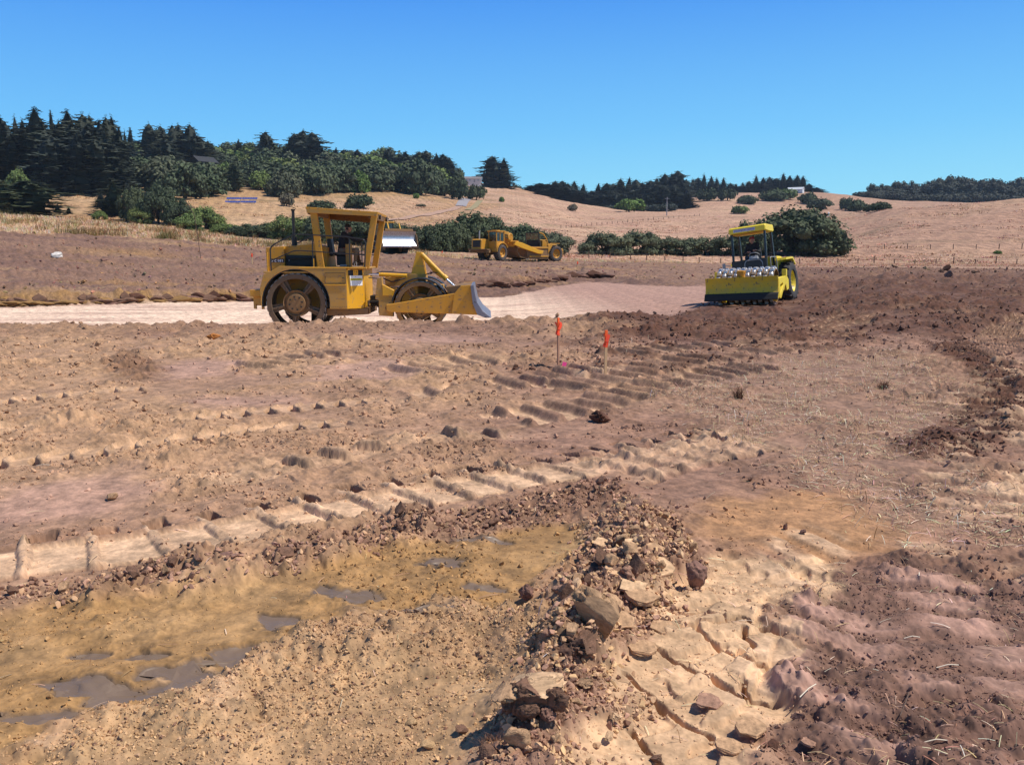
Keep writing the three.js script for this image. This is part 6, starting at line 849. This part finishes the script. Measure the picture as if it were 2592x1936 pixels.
{ const q = hit(508, 655), L = q.length(), h = 136 * L / FPX; const t = thing('thin_pole', 'thin bent dark pole leaning on the stripped earth bank', 'pole', [q.x, groundY(q.x, q.z), q.z]); part(t, 'shaft', pipe([[0, -.2, 0], [-.12 * h / 3, h * .4, 0], [-.2 * h / 2.4, h * .75, 0], [-.75 * h / 3.4, h, 0]], .022), postMat); part(t, 'twig', [pipe([[-.10 * h / 3, h * .35, 0], [.05, h * .46, .05], [.1, h * .55, .06]], .010), pipe([[-.2 * h / 2.4, h * .75, 0], [-.02 - .2 * h / 2.4, h * .82, -.05], [.1 - .2 * h / 2.4, h * .9, -.05]], .009)], postMat); }
function fence(name, label, pts, hgt, thick, wires, jitter, seed) {
  const r = rng(seed), q0 = pts[0], t = thing(name, label, 'fence', [q0.x, q0.y, q0.z]), rel = pts.map(p => p.clone().sub(q0));
  rel.forEach(p => { const h = hgt * (1 - jitter * r()); const m = part(t, 'post', box(thick, h + .3, thick, 0, h / 2 - .15, 0, { r: .01 }), postMat); m.position.copy(p); m.rotation.set((r() - .5) * .12, r(), (r() - .5) * .12); });
  for (let w = 0; w < wires; w++) { const c = new THREE.CatmullRomCurve3(rel.map(p => V(p.x, p.y + hgt * (.3 + .27 * w), p.z))); part(t, 'wire', new THREE.TubeGeometry(c, rel.length * 3, .007, 4), M.steel); } return t;
}
const alongU = (list, D) => list.map(u => { const t = ray(u, 660).t, d = typeof D === 'function' ? D(u) : D, x = t * d; return V(x, d > 118 ? baseY(x, d) : groundY(x, -d), -d); });
{ const us = []; const r = rng(31); for (let u = 1440; u < 2640; u += 40 + r() * 16) us.push(u); fence('wire_fence', 'long wire fence with dark wooden posts along the field edge', alongU(us, u => 150 - Math.max(0, u - 1900) * .02), 1.25, .12, 3, .35, 4); }
{ const us = []; for (let u = 1420; u < 1775; u += 13) us.push(u); fence('field_fence', 'faint fence of thin posts crossing the pale field diagonally', us.map(u => hit(u, lerp(578, 546, (u - 1420) / 355), 200)).filter(Boolean), 1.3, .16, 2, .5, 8); }
{ const us = []; for (let u = 2240; u < 2620; u += 58) us.push(u); fence('hill_fence', 'sparse post line along the foot of the grassy hill', us.map(u => hit(u, 630, 160)).filter(Boolean), 1.2, .13, 1, .4, 12); }
{ const q = hit(2146, 628, 150); const t = thing('fence_brace', 'wooden H shaped fence brace beside the very large oak bush', 'fence brace', [q.x, q.y, q.z]); part(t, 'post', box(.18, 1.5, .18, -.8, .7, 0), postMat); part(t, 'post', box(.18, 1.5, .18, .8, .7, 0), postMat); part(t, 'rail', box(1.7, .14, .14, 0, 1.15, 0), postMat); }
{ const q = hit(868, 545, 150); const t = thing('paddock_frame', 'small weathered rail frame standing on the dry slope', 'fence', [q.x, q.y, q.z], .2); for (const x of [-1.4, 0, 1.4]) part(t, 'post', box(.16, 1.6, .16, x, .7, 0), M.grey); part(t, 'rail', box(3, .12, .1, 0, 1.3, .1), M.grey); part(t, 'rail', box(3, .12, .1, 0, .7, .1), M.grey); }
{ const q = hit(1688, 545, 300), h = 44 * q.length() / FPX; const t = thing('utility_pole', 'wooden utility pole before the far forest', 'pole', [q.x, q.y, q.z]); part(t, 'shaft', rod([0, -.5, 0], [0, h, 0], .28, .2, 8), M.grey); part(t, 'crossarm', box(2.4, .2, .16, 0, h - .8, .2), M.grey); }
// ---------------------------------------------------------------- houses, panels, tank, lane
function house(name, label, u, D, vb, w, d, h, roofH, wallMat, roofMat, turn, wins) {
  const t0 = ray(u, 600).t, x = t0 * D, y = baseY(x, D), t = thing(name, label, 'house', [x, Math.max(y, yAt(vb, D)) - .2, -D], turn); if (yAt(vb, D) > y) part(t, 'foundation', box(w * .98, yAt(vb, D) - y + 1.5, d * .98, 0, -(yAt(vb, D) - y + 1.5) / 2, 0), wallMat);
  part(t, 'wall', box(w, h, d, 0, h / 2, 0), wallMat); part(t, 'roof', [prism([[-d / 2 - .6, h - .1], [0, h + roofH], [d / 2 + .6, h - .1], [0, h + roofH - .35]], -w / 2 - .6, w / 2 + .6).rotateY(Math.PI / 2), prism([[-d / 2, h - .05], [0, h + roofH - .4], [d / 2, h - .05]], -w / 2 + .02, w / 2 - .02, 0).rotateY(Math.PI / 2)], roofMat);
  for (const wx of wins) { const f = part(t, 'window', box(1.5, 1.2, .12, wx, h * .55, d / 2 + .03), M.white); part(f, 'pane', box(1.3, 1.0, .06, wx, h * .55, d / 2 + .10), M.glass); } part(t, 'door', box(1.1, 2.1, .1, w * .1, 1.05, d / 2 + .04), M.grey); return t;
}
house('hilltop_house', 'low white house with grey roof on the ridge by the conifer pair', 1196, 640, 462, 13, 8, 2.8, 1.6, new THREE.MeshStandardMaterial({ color: new THREE.Color(.62, .60, .60), roughness: .8 }), new THREE.MeshStandardMaterial({ color: new THREE.Color(.20, .18, .19), roughness: .85 }), .12, [-4.5, -2, 4]);
house('white_house', 'white farmhouse with pale roof on the far hill above the hedges', 2010, 800, 900, 13, 9, 3.4, 2, new THREE.MeshStandardMaterial({ color: new THREE.Color(.60, .63, .68), roughness: .8 }), new THREE.MeshStandardMaterial({ color: new THREE.Color(.55, .58, .62), roughness: .6 }), -.5, [-4, -1.5, 3.5]);
house('dark_cabin', 'cabin with black sloping roof half buried in the oak thicket', 524, 430, 424, 10, 8, 2.6, 2.8, new THREE.MeshStandardMaterial({ color: new THREE.Color(.05, .045, .04), roughness: .9 }), new THREE.MeshStandardMaterial({ color: new THREE.Color(.022, .024, .03), roughness: .7 }), .9, [-3, 2.5]);
const pvMat = new THREE.MeshStandardMaterial({ color: new THREE.Color(.05, .08, .30), roughness: .2 });
for (const [u, which] of [[588, 'the dark bush above'], [628, 'open grass']]) {
  const q = hit(u, 514, 200), s = q.length() / FPX, W = 36 * s; const t = thing('solar_array', `blue solar panel rack in two rows next to ${which === 'open grass' ? 'open grass on the slope' : 'a low bush on the slope'}`, 'solar panel', [q.x, q.y, q.z], .06, 'pair of solar racks');
  for (let row = 0; row < 2; row++) { const n = 6, pw = W / n, hh = 5.2 * s * 1.25; for (let i = 0; i < n; i++) { const m = part(t, 'panel', box(pw * .95, .06, hh, 0, 0, 0, { r: .01 }), pvMat); m.position.set((i - (n - 1) / 2) * pw, 9 * s * row + 3.2 * s, -row * 2.4); m.rotation.x = .75; part(m, 'panel_frame', [box(pw, .05, .05, 0, .02, hh / 2), box(pw, .05, .05, 0, .02, -hh / 2)], M.grey); } for (const x of [-W * .4, 0, W * .4]) { const l = 9 * s * row + 3.2 * s; part(t, 'support_leg', rod([x, -.5, -row * 2.4 - .1], [x, l, -row * 2.4 - .1], .06), M.grey); } }
}
{ const q = hit(2098, 547, 200), s = q.length() / FPX, t = thing('water_tank', 'small white water tank beyond the very large oak bush', 'tank', [q.x, q.y, q.z]); part(t, 'shell', rod([0, 0, 0], [0, 8 * s, 0], 2.2 * s, 2.2 * s, 16), M.white); part(t, 'lid', rod([0, 8 * s, 0], [0, 9.5 * s, 0], 2.3 * s, .5 * s, 16), M.white); }
function ribbon(name, pts, w, mat) { const cv = new THREE.CatmullRomCurve3(pts), n = 40, pos = [], idx = []; for (let i = 0; i <= n; i++) { const p = cv.getPoint(i / n), t = cv.getTangent(i / n), s = V(-t.z, 0, t.x).normalize(); for (const k of [-.5, -.17, .17, .5]) { const x = p.x + s.x * w * k, z = p.z + s.z * w * k; pos.push(x, baseY(x, -z) + .22, z); } if (i < n) for (let k = 0; k < 3; k++) { const a = i * 4 + k; idx.push(a, a + 1, a + 4, a + 1, a + 5, a + 4); } } const g = new THREE.BufferGeometry(); g.setAttribute('position', new THREE.Float32BufferAttribute(pos, 3)); g.setIndex(idx); g.computeVertexNormals(); const m = new THREE.Mesh(g, mat); m.name = name; m.userData.kind = 'structure'; m.receiveShadow = true; scene.add(m); }
ribbon('paved_lane', [[1182, 503], [1172, 512], [1166, 522]].map(([u, v]) => hit(u, v, 200)), 5, new THREE.MeshStandardMaterial({ color: new THREE.Color(.30, .28, .30), roughness: .8 }));
ribbon('dirt_lane', [[1162, 523], [1120, 535], [1060, 546], [1000, 556], [940, 562]].map(([u, v]) => hit(u, v, 200)), 3.5, new THREE.MeshStandardMaterial({ color: new THREE.Color(.40, .25, .18), roughness: 1 }));
ribbon('grass_lane', [[1216, 508], [1205, 520], [1185, 532]].map(([u, v]) => hit(u, v, 200)), 3, new THREE.MeshStandardMaterial({ color: new THREE.Color(.30, .25, .14), roughness: 1 }));
// ---------------------------------------------------------------- wet mud lying in the ochre clay
const mudMat = new THREE.MeshPhysicalMaterial({ color: new THREE.Color(...C(116, 97, 82)), roughness: .6, clearcoat: .16, clearcoatRoughness: .25 });
for (const q of MUD) {
  const n = 44, rings = 7, pos = [q.x, groundAt(q.x, q.d, OUT).y + .005, -q.d], idx = [];
  const rad = [...Array(n)].map((_, i) => { const a = i / n * 6.2832; let r = .06; while (r < 1.6 && mudAt(q.x + Math.cos(a) * q.a * r, q.d + Math.sin(a) * q.b * r) > .18) r += .02; return r; });
  for (let k = 1; k <= rings; k++) for (let i = 0; i < n; i++) { const a = i / n * 6.2832, r = rad[i] * k / rings, x = q.x + Math.cos(a) * q.a * r, d = q.d + Math.sin(a) * q.b * r; pos.push(x, groundAt(x, d, OUT).y + (k === rings ? -.004 : .005), -d); }
  for (let i = 0; i < n; i++) { const j = (i + 1) % n; idx.push(0, 1 + i, 1 + j); for (let k = 0; k < rings - 1; k++) { const a = 1 + k * n, b = a + n; idx.push(a + i, b + i, a + j, a + j, b + i, b + j); } }
  const g = new THREE.BufferGeometry(); g.setAttribute('position', new THREE.Float32BufferAttribute(pos, 3)); g.setIndex(idx); g.computeVertexNormals(); const m = new THREE.Mesh(g, mudMat); m.name = numbered('mud_puddle'); m.userData.kind = 'structure'; m.receiveShadow = true; scene.add(m);
}
// ---------------------------------------------------------------- dry grass, straw, roots
function tuftGeo(seed, n, h, spread, w, fan = 1) { const r = rng(seed), p = []; for (let i = 0; i < n; i++) { const a = r() * 6.28, x = (r() - .5) * spread, z = (r() - .5) * spread, H = h * (.5 + .6 * r()), l = H * (.15 + .5 * r()) * fan, bx = Math.cos(a), bz = Math.sin(a), ww = w * (.6 + .6 * r()), sx = -bz * ww, sz = bx * ww, mx = x + bx * l * .35, mz = z + bz * l * .35, my = H * .6; p.push(x - sx, 0, z - sz, x + sx, 0, z + sz, mx + sx * .7, my, mz + sz * .7, x - sx, 0, z - sz, mx + sx * .7, my, mz + sz * .7, mx - sx * .7, my, mz - sz * .7, mx - sx * .7, my, mz - sz * .7, mx + sx * .7, my, mz + sz * .7, x + bx * l, H, z + bz * l); } const g = new THREE.BufferGeometry(); g.setAttribute('position', new THREE.Float32BufferAttribute(p, 3)); g.computeVertexNormals(); return g; }
const bladeMat = new THREE.MeshStandardMaterial({ roughness: .95, side: THREE.DoubleSide });
{
  const r = rng(616), STRAW = [C(226, 198, 162), C(212, 180, 142), C(192, 158, 122), C(236, 214, 182)], sc = k => k.map(v => v * (.75 + .4 * r()));
  const L = []; while (L.length < 11000) { const t = lerp(-.66, .2, r()), s = secAt(t), d = lerp(s.dirt - 1, Math.min(118, s.x[9] + 3), r() ** 1.2), x = t * d; if (d > 118) continue; groundAt(x, d, OUT, false); if (OUT.earth > .55) continue; const k = .6 + .6 * r(); L.push({ p: [x, OUT.y - .03, -d], r: [0, r() * 6.28, 0], s: [k, k * (.7 + .6 * r()), k], c: sc(STRAW[Math.floor(r() * 4)]) }); }
  while (L.length < 17000) { const t = lerp(.02, .66, r()), d = lerp(104, 175, r()), x = t * d, s = secAt(t); if (d < s.dirt + 1) continue; const k = .5 + .6 * r(); L.push({ p: [x, baseY(x, d) - .05, -d], r: [0, r() * 6.28, 0], s: [k * 1.4, k * (.7 + .5 * r()), k * 1.4], c: sc([C(206, 160, 128), C(186, 138, 108), C(214, 176, 146)][Math.floor(r() * 3)]) }); }
  scatter('dry_grass', tuftGeo(3, 9, .26, .5, .02), bladeMat, L, 'tall dry straw coloured grass along the stripped earth', 'grass');
  const W = []; while (W.length < 420) { const t = lerp(-.62, -.1, r()), s = secAt(t), d = s.dirt + r() ** 2 * 14, x = t * d; if (fbm(x / 5, d / 5, 2) < -.1) continue; const k = .7 + .8 * r(); W.push({ p: [x, groundAt(x, d, OUT, false).y - .03, -d], r: [0, r() * 6.28, 0], s: [k, k * .9, k], c: sc(r() < .6 ? C(150, 118, 78) : C(126, 112, 70)) }); }
  scatter('dry_weeds', tuftGeo(4, 26, .62, .8, .014), bladeMat, W, 'brown dry weeds along the top of the earth bank', 'weeds');
  const G = []; while (G.length < 6000) { const t = lerp(-.66, .66, r()), d = lerp(150, 420, r()), x = t * d; if (fbm(x / 22, d / 22, 3) < .05) continue; const k = .5 + 1.1 * r() ** 2; G.push({ p: [x, baseY(x, d) - .08, -d], r: [0, r() * 6.28, 0], s: [k * 2, k * .5, k * 2], c: sc((t < -.12 ? [C(196, 154, 108), C(180, 142, 98), C(204, 164, 120), C(160, 126, 88)] : [C(206, 162, 136), C(190, 146, 120), C(212, 170, 146), C(164, 124, 100)])[Math.floor(r() * 4)].map(v => v * 1.0)) }); }
  scatter('hill_tufts', tuftGeo(5, 12, .6, 1.2, .05), bladeMat, G, 'coarse dry tufts scattered over the grass hills', 'grass');
  // straw lying and standing in the stripped field
  const straw = new THREE.BufferGeometry(); { const p = []; const S = [[-.5, 0], [-.15, .05], [.2, .04], [.5, -.01]]; for (let i = 0; i < 3; i++) { const [x0, y0] = S[i], [x1, y1] = S[i + 1], w = .026; p.push(x0, y0, -w, x1, y1, -w, x0, y0 + .004, w, x1, y1, -w, x1, y1 + .004, w, x0, y0 + .004, w); } straw.setAttribute('position', new THREE.Float32BufferAttribute(p, 3)); straw.computeVertexNormals(); }
  const SL = [], put2 = (x, d, len, up) => { groundAt(x, d, OUT); SL.push({ p: [x, OUT.y + .006 + (up ? len * .3 : 0), -d], r: [0, r() * 6.28, up ? (r() < .5 ? -1 : 1) * (.6 + .8 * r()) : (r() - .5) * .25], s: [len, len, len * (.5 + .5 * r())], c: sc(r() < .15 ? C(238, 222, 196) : STRAW[Math.floor(r() * 3)].map((v, i) => v * [.85, .8, .8][i])) }); };
  const zn = (z, n, a, b, upP) => { let k = 0, g = 0; while (k < n && g++ < n * 40) { const x = lerp(z.b[0], z.b[1], r()), d = lerp(z.b[2], z.b[3], r()); if (Math.abs(x / d) > .72 || r() > mask(z, x, d, .3, .4)) continue; if (fbm(x / .7, d / .7, 2) < -.25) continue; put2(x, d, lerp(a, b, r() ** 2), r() < upP); k++; } };
  zn(Z.straw, 34000, .02, .11, .18); zn(Z.plates, 600, .02, .08, .08); zn(Z.fillSoft, 900, .04, .16, .2); zn(Z.cream, 90, .02, .07, .1); zn(Z.heap, 140, .02, .08, .2); zn(Z.spoil, 160, .02, .08, .15);
  for (let i = 0; i < 450; i++) { const d = 3 * 5 ** r(), x = (r() * 1.3 - .65) * d; put2(x, d, .03 + .08 * r() ** 2, r() < .15); }
  scatter('loose_straw', straw, bladeMat, SL, 'pale straw bits lying on the stripped field', 'straw');
}
const ROOTS = [[1245, 1885, 150, 60, 'tangled dry root clump beside the largest boulder', 'dry roots'], [1600, 1708, 60, 40, 'small tuft of dry roots near the pentagonal clay plate', 'dry grass'], [1622, 1372, 50, 34, 'dark root tuft on the upper rubble ridge', 'dry grass'], [2238, 985, 46, 30, 'spiky dark dry tussock in the straw field', 'tussock'], [1870, 1012, 60, 40, 'brown grass tuft at the rim of the straw field', 'tussock']];
ROOTS.forEach(([u, v, w, h, label, cat], i) => { const q = hit(u, v), s = q.length() / FPX; const m = solo('dry_tussock', tuftGeo(40 + i, 110, h * s * .9, w * s * .35, .0008 * q.length() / 3, 2.2), new THREE.MeshStandardMaterial({ color: new THREE.Color(...C(...(i > 2 ? [110, 78, 60] : [150, 112, 88]))), roughness: .95, side: THREE.DoubleSide }), label, cat); m.position.set(q.x, groundY(q.x, q.z) - .01, q.z); });
[[2045, 1765, 90, .8, 'long white dry stalk lying on the pink clay plates'], [2400, 1680, 60, .2, 'bleached straw stalk near the white forked stick'], [2290, 1790, 130, 1.0, 'dark thin twig lying across the pink clay plates'], [2370, 1870, 60, .1, 'short bleached stick beside the thin twig'], [2410, 1375, 30, 1.3, 'white forked stick standing in the straw'], [2310, 1606, 40, .1, 'white straw lying by dark rubble'], [110, 1183, 34, .1, 'pale stick lying in the smooth tan earth'], [515, 1424, 24, .3, 'short straw resting against the grey clod']].forEach(([u, v, w, a, label], i) => { const q = hit(u, v), L = w * q.length() / FPX; const m = solo('dry_stalk', pipe([[-L / 2, .004, 0], [0, .012 + .02 * L, .02 * L], [L / 2, .006, 0]], Math.max(.0022, L * .012)), i === 2 ? postMat : new THREE.MeshStandardMaterial({ color: new THREE.Color(.72, .62, .48), roughness: .8 }), label, 'stalk'); m.position.set(q.x, groundY(q.x, q.z) + .006, q.z); m.rotation.y = a; });
scene.fog = new THREE.FogExp2(new THREE.Color(.62, .76, .95), .00009);
renderer.render(scene, camera);
